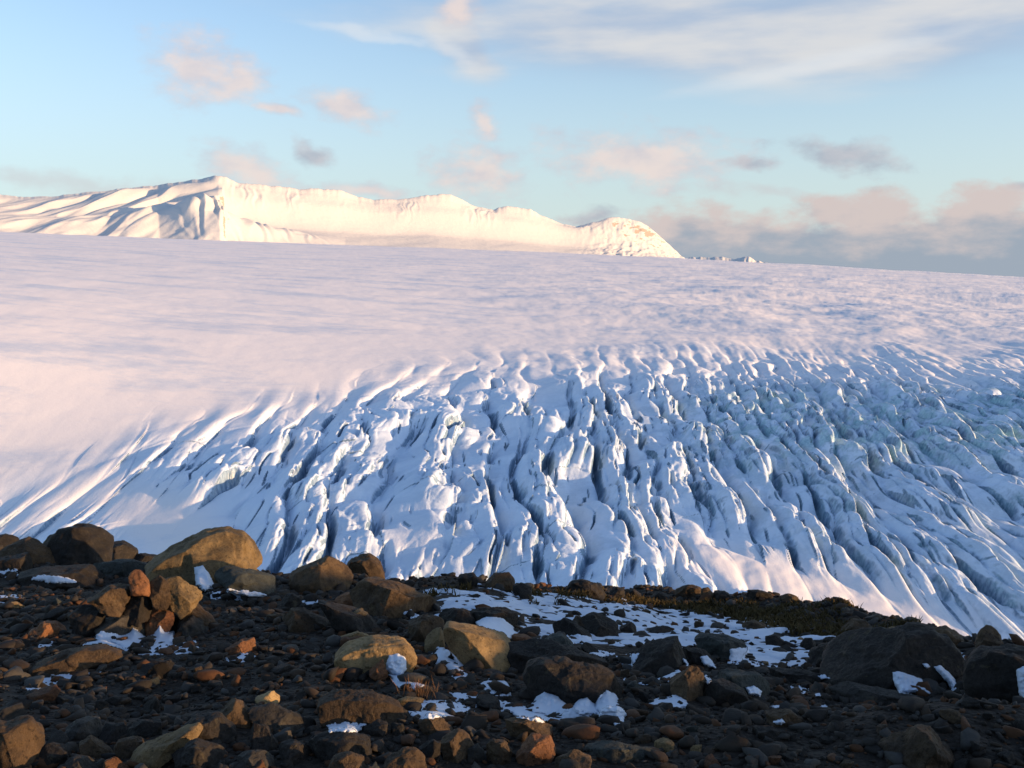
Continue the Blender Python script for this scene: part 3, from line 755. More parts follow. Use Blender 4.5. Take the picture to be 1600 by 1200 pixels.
    H([(894,974),(902,963),(920,969),(922,982),(908,983)], 'brown', 'brown stone wedged between the two black rocks by the snowfield', p=12)
    H([(845,1010),(861,992),(879,992),(897,1008),(899,1030),(867,1028),(848,1024)], 'green', 'blue-grey angular block above the large facetted boulder', 'the blue-grey block', p=18)
    H([(812,1070),(820,1047),(845,1034),(860,1034),(917,1040),(964,1056),(978,1097),(940,1104),(893,1102),(820,1094)], 'dark', 'large facetted dark boulder with pale edges and snow banked along its foot', 'the large facetted boulder', p=20, rough=1.0, dd=-.2, cuts=[(.15, -.55, .82, .45), (-.55, -.8, .1, .42), (.75, -.65, .05, .55), (.1, -1, -.1, .6)], **B)
    H([(785,1022),(825,1008),(900,1025),(957,1044),(955,1070),(800,1062)], 'dark', 'dark sloping boulder directly behind the large facetted one', p=14, dd=.3, **B)
    H([(985,1027),(1004,1007),(1033,1001),(1064,1000),(1073,1013),(1071,1042),(1048,1050),(1016,1062),(987,1053)], 'dark', 'big black boulder with a flat top in the middle right', 'the flat-topped black boulder', p=13, **B)
    H([(1066,1014),(1092,1015),(1116,1031),(1117,1053),(1080,1050)], 'dark', 'dark rock sloping right beside the flat-topped black boulder', p=12)
    H([(1046,1074),(1080,1044),(1092,1047),(1102,1069),(1094,1091),(1074,1101),(1048,1086)], 'brown', 'brown rock with a pointed top in front of the flat-topped black boulder', 'the pointed brown rock', p=18)
    H([(1085,1004),(1106,993),(1136,995),(1160,1005),(1167,1017),(1140,1027),(1121,1038),(1098,1022)], 'green', 'rounded grey-green boulder right of the flat-topped black boulder', 'the grey-green boulder', p=8)
    H([(1121,1062),(1144,1050),(1179,1053),(1202,1072),(1201,1088),(1162,1088),(1130,1074)], 'green', 'grey boulder with a snow dab on its lower front, right of the pointed brown rock', 'the snow-dabbed grey boulder', p=8)
    H([(1092,1074),(1121,1064),(1162,1078),(1169,1093),(1144,1102),(1092,1096)], 'dark', 'low black rock between the pointed brown rock and the snow-dabbed grey boulder', p=9, dd=-.1)
    H([(1014,985),(1036,978),(1050,983),(1042,992),(1020,992)], 'dark', 'flat dark stone alone on the snowfield', p=9)
    H([(967,982),(984,973),(995,978),(992,989),(974,988)], 'dark', 'small pointed dark stone on the snow right of the smooth black boulder', p=9)
    H([(912,1173),(963,1165),(1016,1173),(1024,1184),(1004,1192),(940,1182)], 'green', 'thin pale grey-green slab lying flat at the bottom right of centre', 'the thin pale slab', p=20, thick=1.3, dd=-.05)
    H([(786,1127),(838,1123),(866,1137),(846,1163),(798,1160)], 'brown', 'dark brown rock above the rusty-sided rock at the bottom centre', p=14)
    H([(804,1185),(832,1154),(863,1156),(871,1182),(846,1204),(808,1204)], 'orange', 'dark rock with a rusty red right side at the bottom centre', 'the rusty-sided rock', p=16)
    H([(865,1196),(899,1176),(926,1188),(919,1212),(868,1212)], 'brown', 'brown rock cut by the bottom edge right of the rusty-sided rock', p=10)
    H([(935,1117),(946,1106),(975,1109),(982,1120),(962,1133),(938,1131)], 'dark', 'small dark rock in front of the banked snow of the large facetted boulder', p=9)
    H([(877,1115),(902,1107),(922,1115),(922,1129),(886,1127)], 'dark', 'low dark rock breaking through the banked snow', p=10)
    H([(1293,1072),(1316,1035),(1345,1012),(1400,996),(1449,992),(1472,1012),(1496,1043),(1514,1087),(1450,1094),(1330,1092)], 'dark', 'huge dark boulder with two white snow patches on its front, on the right', 'the huge dark boulder', p=14, rough=.9, sink=.05, **B)
    H([(1525,1067),(1533,1040),(1557,1027),(1590,1026),(1640,1040),(1650,1110),(1560,1104),(1530,1090)], 'dark', 'large round dark boulder with a snow stripe at the right picture edge', 'the boulder at the right edge', p=7, **B)
    H([(1529,1003),(1535,988),(1546,984),(1557,993),(1568,1018),(1550,1026),(1533,1020)], 'brown', 'small upright egg-shaped boulder on the rim at the right', 'the upright rim stone', p=7)
    H([(1562,1020),(1583,1012),(1612,1018),(1614,1034),(1566,1034)], 'dark', 'low dark rock at the right edge beyond the round boulder', p=9)
    H([(1265,1027),(1281,1012),(1299,1009),(1312,1025),(1319,1042),(1279,1046)], 'dark', 'dark rounded rock at the left shoulder of the huge boulder', p=8)
    H([(1251,1010),(1258,999),(1268,998),(1275,1010),(1260,1018)], 'dark', 'small dark knob on the snow above the left shoulder of the huge boulder', p=8)
    H([(1196,998),(1210,992),(1224,1002),(1219,1014),(1199,1011)], 'dark', 'small black stone on the right part of the snowfield', p=8)
    H([(1303,1086),(1331,1079),(1440,1084),(1442,1094),(1337,1100)], 'grey', 'thin grey slab lying in front of the huge dark boulder', p=22, thick=1.2, dd=-.2)
    H([(1368,1200),(1402,1165),(1428,1147),(1446,1149),(1480,1190),(1484,1225),(1380,1225)], 'brown', 'pointed brown rock with glinting edges at the bottom right', 'the glinting rock', p=15, rough=1.5)
    H([(1196,1118),(1230,1110),(1254,1125),(1232,1138),(1200,1134)], 'brown', 'low brown rock with a dab of snow, left in front of the huge boulder', p=10)
    H([(1202,1055),(1240,1049),(1277,1054),(1284,1070),(1210,1070)], 'dark', 'long flat black rock left of the huge boulder', p=12)
    H([(1315,988),(1330,973),(1350,971),(1362,985),(1352,999),(1320,999)], 'brown', 'brown mossy rock on the heath swell above the huge boulder, left one', p=9, dd=0)
    H([(1380,995),(1395,982),(1411,986),(1410,1001)], 'tan', 'pale sunlit rock on the heath swell above the huge boulder, right one', p=12)
    H([(1452,992),(1477,983),(1502,1000),(1497,1022),(1462,1012)], 'brown', 'brown rock on the rim right of the huge boulder top', p=12)
    H([(1160,978),(1180,970),(1196,976),(1192,986),(1165,987)], 'brown', 'low brown stone at the snowfield edge under the heath', p=8)
    H([(1176,1146),(1205,1138),(1240,1148),(1236,1160),(1180,1160)], 'dark', 'flat dark stone half sunk in the gravel right of centre', p=12)
# ------------------------------------------------------------------ snow
def inside(px, rw, pts):
    sd = np.full(px.shape, 1e9); ins = np.zeros(px.shape, bool); m_ = len(pts)
    for i in range(m_):
        a, b = pts[i], pts[(i+1) % m_]; e = b-a
        t = np.clip(((px-a[0])*e[0]+(rw-a[1])*e[1])/(e@e+1e-9), 0, 1)
        sd = np.minimum(sd, np.hypot(px-a[0]-t*e[0], rw-a[1]-t*e[1]))
        c = (a[1] > rw) != (b[1] > rw)
        with np.errstate(divide='ignore', invalid='ignore'):
            ins ^= c & (px < (b[0]-a[0])*(rw-a[1])/(b[1]-a[1])+a[0])
    return np.where(ins, sd, -sd)
def lay_snow(poly, label, h=.03, fill=.25, rag=1.):
    """snow lying on whatever rock or ground is there: every point rests on the surface below it, banked into the hollows, thinning out at a ragged rim"""
    poly = np.array(poly, float); seed = int(poly.sum()) % 97
    x0, y0 = poly.min(0)-5; x1, y1 = poly.max(0)+5
    w = min(x1-x0, y1-y0)-10
    st = 1.1 if (x1-x0)*(y1-y0) < 6000 else 1.6
    PXs, RW = np.meshgrid(np.arange(x0, x1, st), np.arange(y0, y1, st))
    dg = bpy.context.evaluated_depsgraph_get(); sc = bpy.context.scene
    Dh = np.full(PXs.shape, 30.)
    rx, ry, rz = ray(PXs, RW); hl = np.hypot(rx, ry)
    for i in range(PXs.shape[0]):
        for k in range(PXs.shape[1]):
            ok, loc, nrm, idx, ob, mt = sc.ray_cast(dg, (0, 0, 0), Vector((rx[i, k], ry[i, k], rz[i, k])).normalized())
            if ok: Dh[i, k] = min(30., math.hypot(loc[0], loc[1]))
    sd = inside(PXs, RW, poly)+rag*(2.2*P(PXs/9+seed, RW/7, 150)+1.6*P(PXs/3.7+seed, RW/3.1, 151)+.8*P(PXs/1.9, RW/1.6, 152))*min(1, w/14)
    Ds = gauss(gauss(Dh, max(1., fill*w/st*.5), 0), max(1., fill*w/st*.5), 1)
    Ds = np.minimum(Ds, Dh-.008)
    Ds = gauss(gauss(Ds, 2.2, 0), 2.2, 1); Ds = np.minimum(Ds, Dh-.002)
    tp = np.clip(sd/max(2.5, w*.28), 0, 1); tp = 1-(1-tp)**2
    D = Dh*(1-tp)+Ds*tp-h*tp*(1+.35*P(PXs/6, RW/5, 153))+.012*(sd < .4)
    X, Y, Z = at_dist(PXs, RW, D)
    keep = sd > -.8
    idx = grid_faces(*PXs.shape); ok = keep.ravel()[idx].all(1)
    dd_ = D.ravel()[idx]; ok &= (dd_.max(1)-dd_.min(1)) < .35
    idx = idx[ok]; used = np.unique(idx)
    if len(used) < 4: print('no snow', label); return
    lab = np.arange(PXs.size)                              # keep the one largest connected piece
    for _ in range(200):
        m0 = lab[idx].min(1); old = lab.copy()
        for c_ in range(4): np.minimum.at(lab, idx[:, c_], m0)
        if (lab == old).all(): break
    fl = lab[idx[:, 0]]; u, cnt = np.unique(fl, return_counts=True); idx = idx[fl == u[cnt.argmax()]]; used = np.unique(idx)
    mp = -np.ones(PXs.size, int); mp[used] = np.arange(len(used))
    co = np.stack([X.ravel(), Y.ravel(), Z.ravel()], 1)[used]; cen = co.mean(0); co = co-cen
    o = bpy.data.objects.new('snow_patch', mesh_np('snow_patch', co, mp[idx][:, ::-1], SNOW)); o.location = cen
    o['label'] = label; o['category'] = 'snow patch'; o['group'] = 'snow patches left among the rocks'
    LAID.append(o)
LAID = []
def drift(poly, label, **kw): lay_snow(poly, label, .06, .6, .35)
def flat_patch(poly, label, h=.03): lay_snow(poly, label, .025, .2, .9)

def build_snow():
    f = flat_patch
    f([(-30,893),(28,889),(30,901),(-30,906)], 'snow strip on the flat rock at the left picture edge, upper one')
    f([(-30,932),(15,927),(38,931),(20,941),(-30,944)], 'snow strip at the left picture edge, lower one')
    f([(45,906),(60,898),(105,902),(130,912),(75,911)], 'thin snow strip on the wide dark slab left of the cairn', .05)
    f([(322,925),(360,920),(400,924),(440,934),(400,940),(330,936)], 'long snow strip below the grey-green slab', .06)
    f([(470,936),(495,933),(503,941),(480,946)], 'small snow spot right of the black rock below the ridge-topped boulder', .05)
    drift([(303,886),(317,883),(328,897),(336,918),(320,926),(306,915)], 'snow tongue hanging on the front of the golden boulder', dist=hit(320, 925)-.25, thick=.5)
    dc = hit(230, 1000)-.12
    drift([(165,1000),(190,993),(203,988),(208,979),(216,985),(228,995),(240,990),(250,976),(258,988),(272,985),(277,1004),(262,1018),(215,1020),(185,1012)], 'sunlit snow drift at the foot of the cairn', dist=dc, thick=1.0, p=7)
    f([(120,1003),(160,985),(200,995),(285,1000),(270,1022),(230,1026),(165,1014),(130,1010)], 'snow spread over the gravel around the cairn foot', .04)
    drift([(268,1016),(285,1003),(306,1000),(312,1012),(300,1021),(275,1023)], 'small snow heap under the knobbly grey rock of the cairn', dist=dc-.1, thick=1.)
    f([(56,1006),(85,998),(80,1010),(60,1014)], 'faint snow spot left of the cairn', .03)
    f([(36,1068),(60,1058),(120,1050),(158,1048),(162,1056),(100,1068),(60,1080),(38,1078)], 'white snow strip below the long low rock on the left', .07)
    f([(352,1028),(385,1018),(402,1024),(395,1032),(360,1038)], 'snow spot under the small orange rock right of the cairn', .04)
    d9 = hit(625, 1050)-.12
    drift([(603,1036),(608,1024),(622,1020),(634,1027),(636,1045),(628,1060),(612,1056),(604,1046)], 'round blob of snow glued to the right side of the snow-blob boulder', dist=d9, thick=.7)
    drift([(606,1053),(630,1050),(645,1063),(665,1070),(650,1080),(625,1076),(613,1066)], 'snow tail running down from the round snow blob', dist=d9-.1, thick=1.)
    drift([(659,1030),(675,1020),(683,1010),(700,1012),(716,1030),(735,1052),(745,1066),(720,1070),(700,1052),(675,1036)], 'snow wedge along the left foot of the big slanted slab', dist=hit(705, 1062)-.1, thick=.9)
    drift([(750,1068),(762,1060),(780,1057),(795,1068),(800,1088),(775,1088),(755,1078)], 'snow heap under the right end of the big slanted slab', dist=hit(780, 1085)-.1, thick=.9)
    drift([(742,972),(760,963),(785,965),(806,982),(812,993),(790,1001),(765,998),(748,985)], 'big snow cap on the dark rock below the snowfield', dist=hit(780, 1003)-.35, thick=.55)
    f([(628,958),(640,952),(657,962),(645,970)], 'snow spot on the slope of the whaleback boulder', .08)
    f([(645,1098),(680,1090),(720,1098),(745,1112),(700,1122),(650,1124),(636,1112)], 'patchy snow among pebbles beyond the long low boulder', .05)
    f([(700,1080),(740,1082),(800,1098),(850,1108),(820,1118),(760,1108),(715,1098)], 'patchy snow between the slanted slab and the facetted boulder', .05)
    f([(508,1133),(540,1127),(572,1132),(560,1145),(515,1145)], 'bluish snow in the hollow below the long low boulder', .03)
    dz = hit(880, 1108)-.28
    drift([(826,1106),(838,1088),(850,1081),(868,1086),(886,1100),(894,1114),(870,1118),(835,1116)], 'left hump of the snow banked against the large facetted boulder', dist=dz, thick=1.)
    drift([(888,1108),(905,1092),(918,1090),(935,1104),(940,1118),(905,1120)], 'middle hump of the snow banked against the large facetted boulder', dist=dz-.05, thick=1.)
    drift([(925,1108),(937,1086),(948,1078),(962,1084),(974,1104),(980,1116),(940,1118)], 'right hump of the snow banked against the large facetted boulder', dist=dz, thick=1.)
    f([(800,1110),(850,1104),(930,1108),(1000,1108),(990,1120),(920,1124),(850,1130),(805,1122)], 'snow apron in front of the large facetted boulder', .04)
    drift([(948,1128),(960,1118),(975,1118),(980,1130),(962,1136)], 'small snow ball in front of the small dark rock', thick=1., dd=-.1)
    drift([(1012,1098),(1030,1088),(1055,1085),(1072,1094),(1080,1106),(1050,1110),(1020,1108)], 'white snow mound left of the pointed brown rock', thick=1.)
    drift([(1022,1062),(1035,1053),(1060,1046),(1066,1050),(1045,1066),(1030,1070)], 'snow ledge under the flat-topped black boulder', dist=hit(1040, 1070)-.1, thick=.8)
    f([(995,1066),(1020,1062),(1040,1066),(1030,1072),(1000,1070)], 'thin snow line at the foot of the flat-topped black boulder', .03)
    drift([(1066,1028),(1072,1030),(1080,1044),(1072,1046)], 'thin snow sliver at the right side of the flat-topped black boulder', dist=hit(1075, 1052)-.2, thick=.6)
    drift([(1092,1026),(1105,1023),(1118,1037),(1119,1046),(1100,1040)], 'snow dab on the dark rock beside the flat-topped black boulder', dist=hit(1100, 1055)-.35, thick=.5)
    drift([(1097,1056),(1104,1053),(1113,1063),(1106,1070)], 'little triangle of snow right of the pointed brown rock', dist=hit(1105, 1072)-.1, thick=.7)
    drift([(1165,1074),(1178,1071),(1192,1080),(1188,1089),(1170,1086)], 'snow dab on the front of the snow-dabbed grey boulder', dist=hit(1180, 1090)-.16, thick=.6)
    f([(1140,1012),(1175,1010),(1215,1022),(1225,1035),(1180,1042),(1137,1036)], 'trodden snow patch right of the grey-green boulder', .05)
    f([(1195,1012),(1240,1018),(1262,1035),(1250,1046),(1222,1040)], 'snow patch left of the huge dark boulder', .05)
    drift([(1394,1050),(1404,1048),(1440,1060),(1454,1073),(1453,1085),(1405,1084),(1396,1066)], 'large white snow patch on the front of the huge dark boulder, left one', dist=hit(1420, 1088)-.42, thick=.42)
    drift([(1458,1042),(1468,1038),(1485,1052),(1503,1075),(1512,1090),(1490,1088),(1482,1070)], 'white snow streak down the right side of the huge dark boulder', dist=hit(1490, 1090)-.20, thick=.5)
    drift([(1440,1037),(1448,1036),(1455,1042),(1448,1045)], 'tiny snow spot high on the huge dark boulder', dist=hit(1448, 1088)-.12, thick=.5)
    drift([(1587,1046),(1600,1040),(1625,1042),(1625,1104),(1602,1106),(1592,1085)], 'broad snow stripe down the front of the boulder at the right edge', dist=hit(1600, 1105)-.35, thick=.5)
    f([(1278,1056),(1290,1052),(1296,1060),(1282,1064)], 'snow spot at the left foot of the huge dark boulder', .05)
    f([(1232,1072),(1246,1068),(1264,1078),(1258,1084),(1240,1080)], 'snow strip on the gravel left of the huge dark boulder', .05)
    f([(1265,1085),(1280,1082),(1284,1088),(1268,1090)], 'tiny snow spot by the thin grey slab', .05)
    f([(1203,1104),(1218,1099),(1226,1105),(1210,1108)], 'snow dab on top of the low brown rock, right', .07)
    f([(1208,1128),(1222,1122),(1228,1130),(1214,1134)], 'snow dab in front of the low brown rock', .05)
    f([(1262,1105),(1290,1101),(1305,1106),(1280,1110)], 'faint snow line on the gravel before the huge dark boulder', .03)
    f([(975,1066),(1000,1020),(955,1024),(930,1030),(915,1022),(925,1014),(960,1020)], 'ragged snow lines behind the large facetted boulder', .04)
    f([(884,993),(905,990),(926,996),(925,1006),(895,1006)], 'snow spot between the blue-grey block and the smooth black boulder', .06)
    drift([(1585,1128),(1600,1125),(1612,1130),(1600,1138)], 'small snow spot low at the right picture edge', thick=1.)

def link_snow():
    for o in LAID: C.objects.link(o)

def region_mask(X, Y, poly, soft=.15):
    pts = []
    for q in poly:
        d = hit(q[0], q[1]); x, y, z = at_dist(q[0], q[1], d); pts.append((float(x), float(y)))
    pts = np.array(pts); sd = np.full(X.shape, 1e9); ins = np.zeros(X.shape, bool); m_ = len(pts)
    for i in range(m_):
        a, b = pts[i], pts[(i+1) % m_]; e = b-a
        t = np.clip(((X-a[0])*e[0]+(Y-a[1])*e[1])/(e@e+1e-9), 0, 1)
        sd = np.minimum(sd, np.hypot(X-a[0]-t*e[0], Y-a[1]-t*e[1]))
        c = (a[1] > Y) != (b[1] > Y)
        with np.errstate(divide='ignore', invalid='ignore'):
            ins ^= c & (X < (b[0]-a[0])*(Y-a[1])/(b[1]-a[1])+a[0])
    return np.where(ins, sd, -sd)
FIELD = [(640,935),(672,918),(745,922),(830,925),(900,932),(1000,940),(1060,948),(1120,955),(1160,965),(1230,972),(1310,1000),(1320,1030),(1262,1048),(1205,1040),(1165,1030),(1110,1018),(1050,1015),(1000,1022),(940,1024),(900,1006),(860,1000),(815,985),(770,965),(690,962)]
FIELD2 = [(1455,1008),(1490,1004),(1530,1016),(1560,1030),(1640,1042),(1640,1075),(1525,1078),(1500,1062),(1470,1030)]
def build_snowfield():
    x0, x1, y0, y1 = -2.5, 11, 8, 26
    xs = np.arange(x0, x1, .035); ys = np.arange(y0, y1, .04)
    X, Y = np.meshgrid(xs, ys)
    s1 = region_mask(X, Y, FIELD); s2 = region_mask(X, Y, FIELD2)
    sd = np.maximum(s1, s2)
    e = np.interp(np.arctan2(X, Y), EAZ, ED)-np.hypot(X, Y)
    n = .6*P(X*1.3, Y*1.9, 130)+.55*P(X*3.1, Y*5, 131)+.4*P(X*7, Y*10, 132)+.25*P(X*15, Y*20, 133)
    t = np.clip(sd/.5, -2, 1.0)*.6-.24+n*1.1
    Z = G(X, Y)+.020+.045*np.tanh(t*1.6)-.03
    keep = (sd > -.6) & (t > -.5) & (e > -.3)
    idx = grid_faces(*X.shape); ok = keep.ravel()[idx].any(1); idx = idx[ok]
    used = np.unique(idx); mp = -np.ones(X.size, int); mp[used] = np.arange(len(used))
    co = np.stack([X.ravel(), Y.ravel(), Z.ravel()], 1)[used]
    link('snow_field', mesh_np('snow_field', co, mp[idx], SNOW), kind='structure')

# ------------------------------------------------------------------ small stones
def scatter_positions(rng, n, rows, pxr=(-60, 1660)):
    """random ground points, spread evenly over the ground (not the picture)"""
    out = []
    while len(out) < n:
        a = rng.uniform(-.72, .72, 4000); d = np.sqrt(rng.uniform(4.6**2, 24**2, 4000))
        e = np.interp(a, EAZ, ED)
        k = d < e+.3
        for q in zip(a[k], d[k]):
            out.append(q)
    o = np.array(out[:n]); return np.sin(o[:, 0])*o[:, 1], np.cos(o[:, 0])*o[:, 1]
def stones(name, X, Y, size, mats, seed, sub=2, embed=.25, **props):
    rng = np.random.RandomState(seed)
    prot = []
    for k in range(14):
        nn = rng.normal(size=(rng.randint(9, 15), 3)); nn /= np.linalg.norm(nn, axis=1, keepdims=True)
        nn = np.vstack([nn, np.eye(3), -np.eye(3)])
        of = np.concatenate([rng.uniform(.62, 1, len(nn)-6), np.ones(6)])
        co, f = rock_co(sub, nn, of, rng.uniform(12, 26), .8, k+seed, 1., [(*rng.normal(size=3), rng.uniform(.45, .75)) for _ in range(rng.randint(5, 10))])
        prot.append(co)
    f = ICO[sub][1]; nv = len(prot[0]); n = len(X)
    z = G(X, Y)
    allc = np.empty((n, nv, 3), np.float32)
    which = rng.randint(0, 14, n)
    for i in range(n):
        a = rng.rand()*6.28; c, s = math.cos(a), math.sin(a)
        sc = size[i]*np.array([rng.uniform(.8, 1.35), rng.uniform(.65, 1.), rng.uniform(.38, .75)])
        co = prot[which[i]]*sc
        tl = rng.uniform(-.35, .35); ct, st = math.cos(tl), math.sin(tl)
        co = np.stack([co[:, 0]*ct+co[:, 2]*st, co[:, 1], -co[:, 0]*st+co[:, 2]*ct], 1)
        allc[i] = np.stack([co[:, 0]*c-co[:, 1]*s+X[i], co[:, 0]*s+co[:, 1]*c+Y[i], co[:, 2]+z[i]+sc[2]*(1-2*embed)*.6], 1)
    F_ = (f[None]+(np.arange(n)*nv)[:, None, None]).reshape(-1, 3)
    me = mesh_np(name, allc.reshape(-1, 3), F_, mats[0])
    for m in mats[1:]: me.materials.append(m)
    mi = np.repeat(rng.randint(0, len(mats), n), len(f)).astype(np.int32)
    me.polygons.foreach_set('material_index', mi)
    return link(name, me, **props)
def pebble_mats():
    out = []
    for nme, c, c2 in (('slate_pebble', (.016, .014, .012), (.030, .026, .022)), ('brown_pebble', (.024, .016, .010), (.048, .032, .020)),
                   ('grey_pebble', (.026, .025, .024), (.050, .047, .043)), ('black_pebble', (.009, .008, .007), (.017, .014, .012)), ('rust_pebble', (.045, .019, .008), (.080, .036, .015)),
                   ('dull_pebble', (.016, .013, .010), (.028, .022, .017)), ('dim_pebble', (.012, .010, .009), (.022, .018, .015))):
        m, nt, b = mat(nme)
        g = N(nt, 'ShaderNodeNewGeometry')
        n = noise(nt, g.outputs['Position'], 22, 5, .65)
        L(nt, mixc(nt, n, c, c2), b.inputs['Base Color']); b.inputs['Roughness'].default_value = .8; b.inputs['Specular IOR Level'].default_value = .25
        bump(nt, b, noise(nt, g.outputs['Position'], 60, 4, .65), .5, .012)
        out.append(m)
    return out
def to_px(x, y, z):
    f_ = y*cp-z*sp; u = y*sp+z*cp
    return 800+F*x/f_, 600-F*u/f_
def build_stones():
    rng = np.random.RandomState(5)
    pm = pebble_mats()
    X, Y = scatter_positions(rng, 28000, None)
    d = np.hypot(X, Y)
    fs = np.maximum(region_mask(X, Y, FIELD), region_mask(X, Y, FIELD2))
    keep = (fs < -.05) | (rng.rand(len(X)) < .2)
    keep &= (rng.rand(len(X)) < np.clip(1.25-.045*d, .35, 1))
    X, Y, d = X[keep], Y[keep], d[keep]
    s = np.exp(rng.normal(math.log(.037), .52, len(X)))*(1+.035*(d-6))
    stones('gravel', X, Y, np.clip(s, .012, .13), pm, 3, 1 if False else 2, kind='stuff', label='dark gravel and pebbles covering the moraine between the rocks')
    # dense fine gravel near the camera
    X, Y = scatter_positions(rng, 26000, None); d = np.hypot(X, Y); k = (d < 11.5) & ((np.maximum(region_mask(X, Y, FIELD), region_mask(X, Y, FIELD2)) < 0))
    X, Y = X[k], Y[k]
    stones('fine_gravel', X, Y, np.exp(rng.normal(math.log(.015), .3, len(X))), pm, 4, 1, kind='stuff', label='fine dark gravel filling the gaps between the pebbles near the camera')

COLS = [('dark', 'black'), ('dark', 'dark'), ('brown', 'brown'), ('grey', 'grey'), ('green', 'grey-green'), ('orange', 'rusty'), ('tan', 'tan'), ('brown', 'brown'), ('dark', 'dark')]
def build_fillers(n_target):
    rng = np.random.RandomState(21)
    protos = []
    for k in range(16):
        nn = rng.normal(size=(rng.randint(8, 14), 3)); nn /= np.linalg.norm(nn, axis=1, keepdims=True)
        nn = np.vstack([nn, np.eye(3), -np.eye(3)]); of = np.concatenate([rng.uniform(.6, 1, len(nn)-6), np.ones(6)])
        ang = k % 2
        co, f = rock_co(4, nn, of, 16 if ang else 6, 1.1, 300+k, 1., [(*rng.normal(size=3), rng.uniform(.55, .8)) for _ in range(7 if ang else 2)])
        co = co*np.array([1.15, .9, [.62, .75, .5, .85][k % 4]])
        protos.append((co, f, ang))
    meshes = {}
    placed = []
    tries = 0
    used = list(USED)
    while len(placed) < n_target and tries < 60000:
        tries += 1
        px = rng.uniform(-10, 1610); row = 862+345*rng.rand()**.8
        if rng.rand() > (.9 if px < 820 else .55) and row > 1100: continue
        er = np.interp(px, EDGE_PX, EDGE_ROW)
        if row < er+4: continue
        r = float(np.clip(np.exp(rng.normal(math.log(11), .42)), 5.5, 24))*(.75 if row < 960 else 1)
        if row > 1090 and px < 900: r *= 1.15
        ok = True
        for (a, b, rr) in used:
            if math.hypot((px-a), (row-b)*1.25) < (r+rr)*.86: ok = False; break
        if not ok: continue
        d = hit(px, row+r*.5)
        x, y, z = at_dist(px, row+r*.5, d)
        m_in = region_mask(np.array([x]), np.array([y]), FIELD)[0]
        if m_in > .1 and rng.rand() < .55: continue
        if m_in > .1: r = min(r, 9)
        used.append((px, row, r)); placed.append((px, row, r, d, float(x), float(y)))
    # labels
    recs = []
    for (px, row, r, d, x, y) in placed:
        k = rng.randint(16); key, word = COLS[rng.randint(len(COLS))]
        if rng.rand() < .35: key, word = 'dark', 'dark'
        co, f, ang = protos[k]
        if (k, key) not in meshes:
            meshes[(k, key)] = mesh_np('small_rock', co, f, RM[key])
        rad = r*d/F
        o = link('small_rock', meshes[(k, key)])
        sc = rad*rng.uniform(.9, 1.15); o.scale = (sc, sc*rng.uniform(.85, 1.1), sc)
        o.rotation_euler = (rng.uniform(-.3, .3), rng.uniform(-.3, .3), rng.uniform(0, 6.28))
        o.location = (x, y, float(G(x, y))+sc*.22)
        size = 'tiny' if r < 8 else ('small' if r < 12 else ('fist-sized' if r < 17 else 'larger'))
        shape = 'angular' if ang else 'rounded'
        best = sorted(THINGS, key=lambda t: math.hypot(px-t[0], row-t[1])-t[2])[0]
        dx, dy = px-best[0], row-best[1]
        rel = ('right of' if dx > 0 else 'left of') if abs(dx) > abs(dy)*1.3 else ('in front of' if dy > 0 else 'behind')
        recs.append([o, size, word, shape, rel, best[3], px, row])
    groups = {}
    for q in recs: groups.setdefault(tuple(q[1:6]), []).append(q)
    NUM = ['leftmost', 'second from left', 'third from left', 'fourth from left', 'fifth from left', 'sixth from left', 'seventh from left']
    for k, lst in groups.items():
        lst.sort(key=lambda q: q[6])
        for i, q in enumerate(lst):
            t = f'{q[1]} {q[2]} {q[3]} stone {q[4]} {q[5]}'
            if len(lst) > 1: t += ', ' + (NUM[i] if i < len(lst)-1 or i == 0 else 'rightmost') + ' such'
            q[0]['label'] = t; q[0]['category'] = 'rock'; q[0]['group'] = 'loose stones scattered on the moraine'

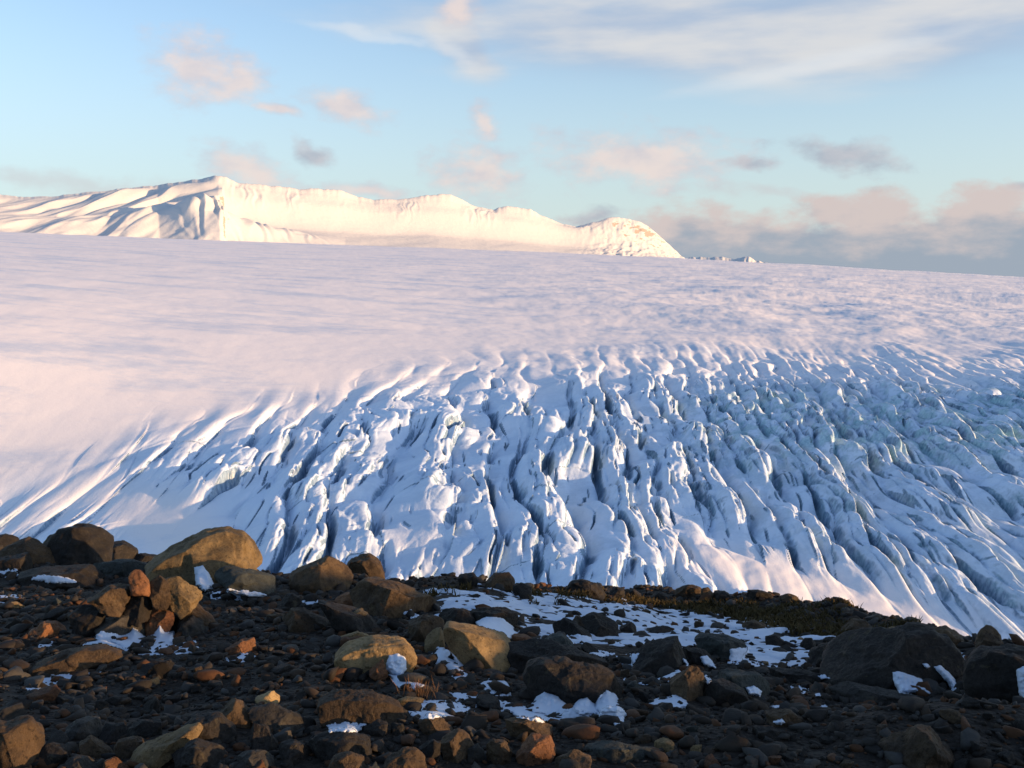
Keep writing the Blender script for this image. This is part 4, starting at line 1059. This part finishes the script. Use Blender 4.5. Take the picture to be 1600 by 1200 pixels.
# ------------------------------------------------------------------ heath and grass
def blades(name, X, Y, hgt, mat_, rng, lean=.5, w=.006, n_per=1, **props):
    z = G(X, Y); n = len(X)
    a = rng.uniform(0, 6.28, n); dx, dy = np.cos(a), np.sin(a); l = rng.uniform(.1, lean, n)*hgt
    b = rng.uniform(0, 6.28, n); wx, wy = np.cos(b)*w, np.sin(b)*w
    p0 = np.stack([X-wx, Y-wy, z-.01], 1); p1 = np.stack([X+wx, Y+wy, z-.01], 1)
    p2 = np.stack([X+dx*l*.4+wx*.8, Y+dy*l*.4+wy*.8, z+hgt*.6], 1); p3 = np.stack([X+dx*l*.4-wx*.8, Y+dy*l*.4-wy*.8, z+hgt*.6], 1)
    p4 = np.stack([X+dx*l+wx*.15, Y+dy*l+wy*.15, z+hgt], 1); p5 = np.stack([X+dx*l-wx*.15, Y+dy*l-wy*.15, z+hgt], 1)
    co = np.stack([p0, p1, p2, p3, p4, p5], 1).reshape(-1, 3)
    i = np.arange(n)[:, None]*6
    f = np.concatenate([i+np.array([[0, 1, 2, 3]]), i+np.array([[3, 2, 4, 5]])])
    return link(name, mesh_np(name, co, f, mat_, False), **props)
def leaf_mat(name, a, b_):
    m, nt, b = mat(name)
    g = N(nt, 'ShaderNodeNewGeometry')
    L(nt, mixc(nt, noise(nt, g.outputs['Position'], 3.5, 4, .6), a, b_), b.inputs['Base Color']); b.inputs['Roughness'].default_value = .8; b.inputs['Specular IOR Level'].default_value = .1
    return m
HEATH = [(690,925),(760,921),(900,932),(960,934),(1040,938),(1120,940),(1200,942),(1290,953),(1390,974),(1450,992),(1440,1000),(1330,1000),(1250,985),(1150,966),(1060,953),(980,944),(890,938)]
def build_heath():
    rng = np.random.RandomState(8)
    X, Y = scatter_positions(rng, 190000, None)
    s = region_mask(X, Y, HEATH)
    t = np.clip(s/.35, -1, 1)*.5+.9*P(X*1.5, Y*1.5, 140)+.5*P(X*4, Y*4, 141)
    k = (t > .12) & (s > -.6)
    X, Y = X[k], Y[k]
    m = leaf_mat('heath_moss', (.035, .028, .012), (.085, .060, .022))
    blades('heath', X, Y, rng.uniform(.03, .10, len(X))*1.1, m, rng, 1.4, .011, kind='stuff', label='low brown-green heath and moss along the rim of the moraine')
    # a separate tuft of dry reddish grass
    gx, gy, gz = at_dist(652, 1092, hit(652, 1092))
    for k_, (cx, cy, lab) in enumerate(((float(gx), float(gy), 'tuft of dry reddish grass right of the long low boulder'),)):
        n = 130
        aa = rng.uniform(0, 6.28, n); rr = np.abs(rng.normal(0, .05, n))
        o = blades('grass_tuft', cx+np.cos(aa)*rr*1.6, cy+np.sin(aa)*rr, rng.uniform(.08, .17, n), leaf_mat('dry_grass', (.13, .055, .03), (.26, .16, .08)), rng, .7, .0025)
        o['label'] = lab; o['category'] = 'grass tuft'

build_ground(ground_material()); rock_mats()
SNOW = snow_material('drifted_snow')
build_heroes()
bpy.context.view_layer.update(); build_snow(); link_snow(); build_snowfield()
build_stones()
build_fillers(176)
build_heath()
print('script time', time.time()-T0)
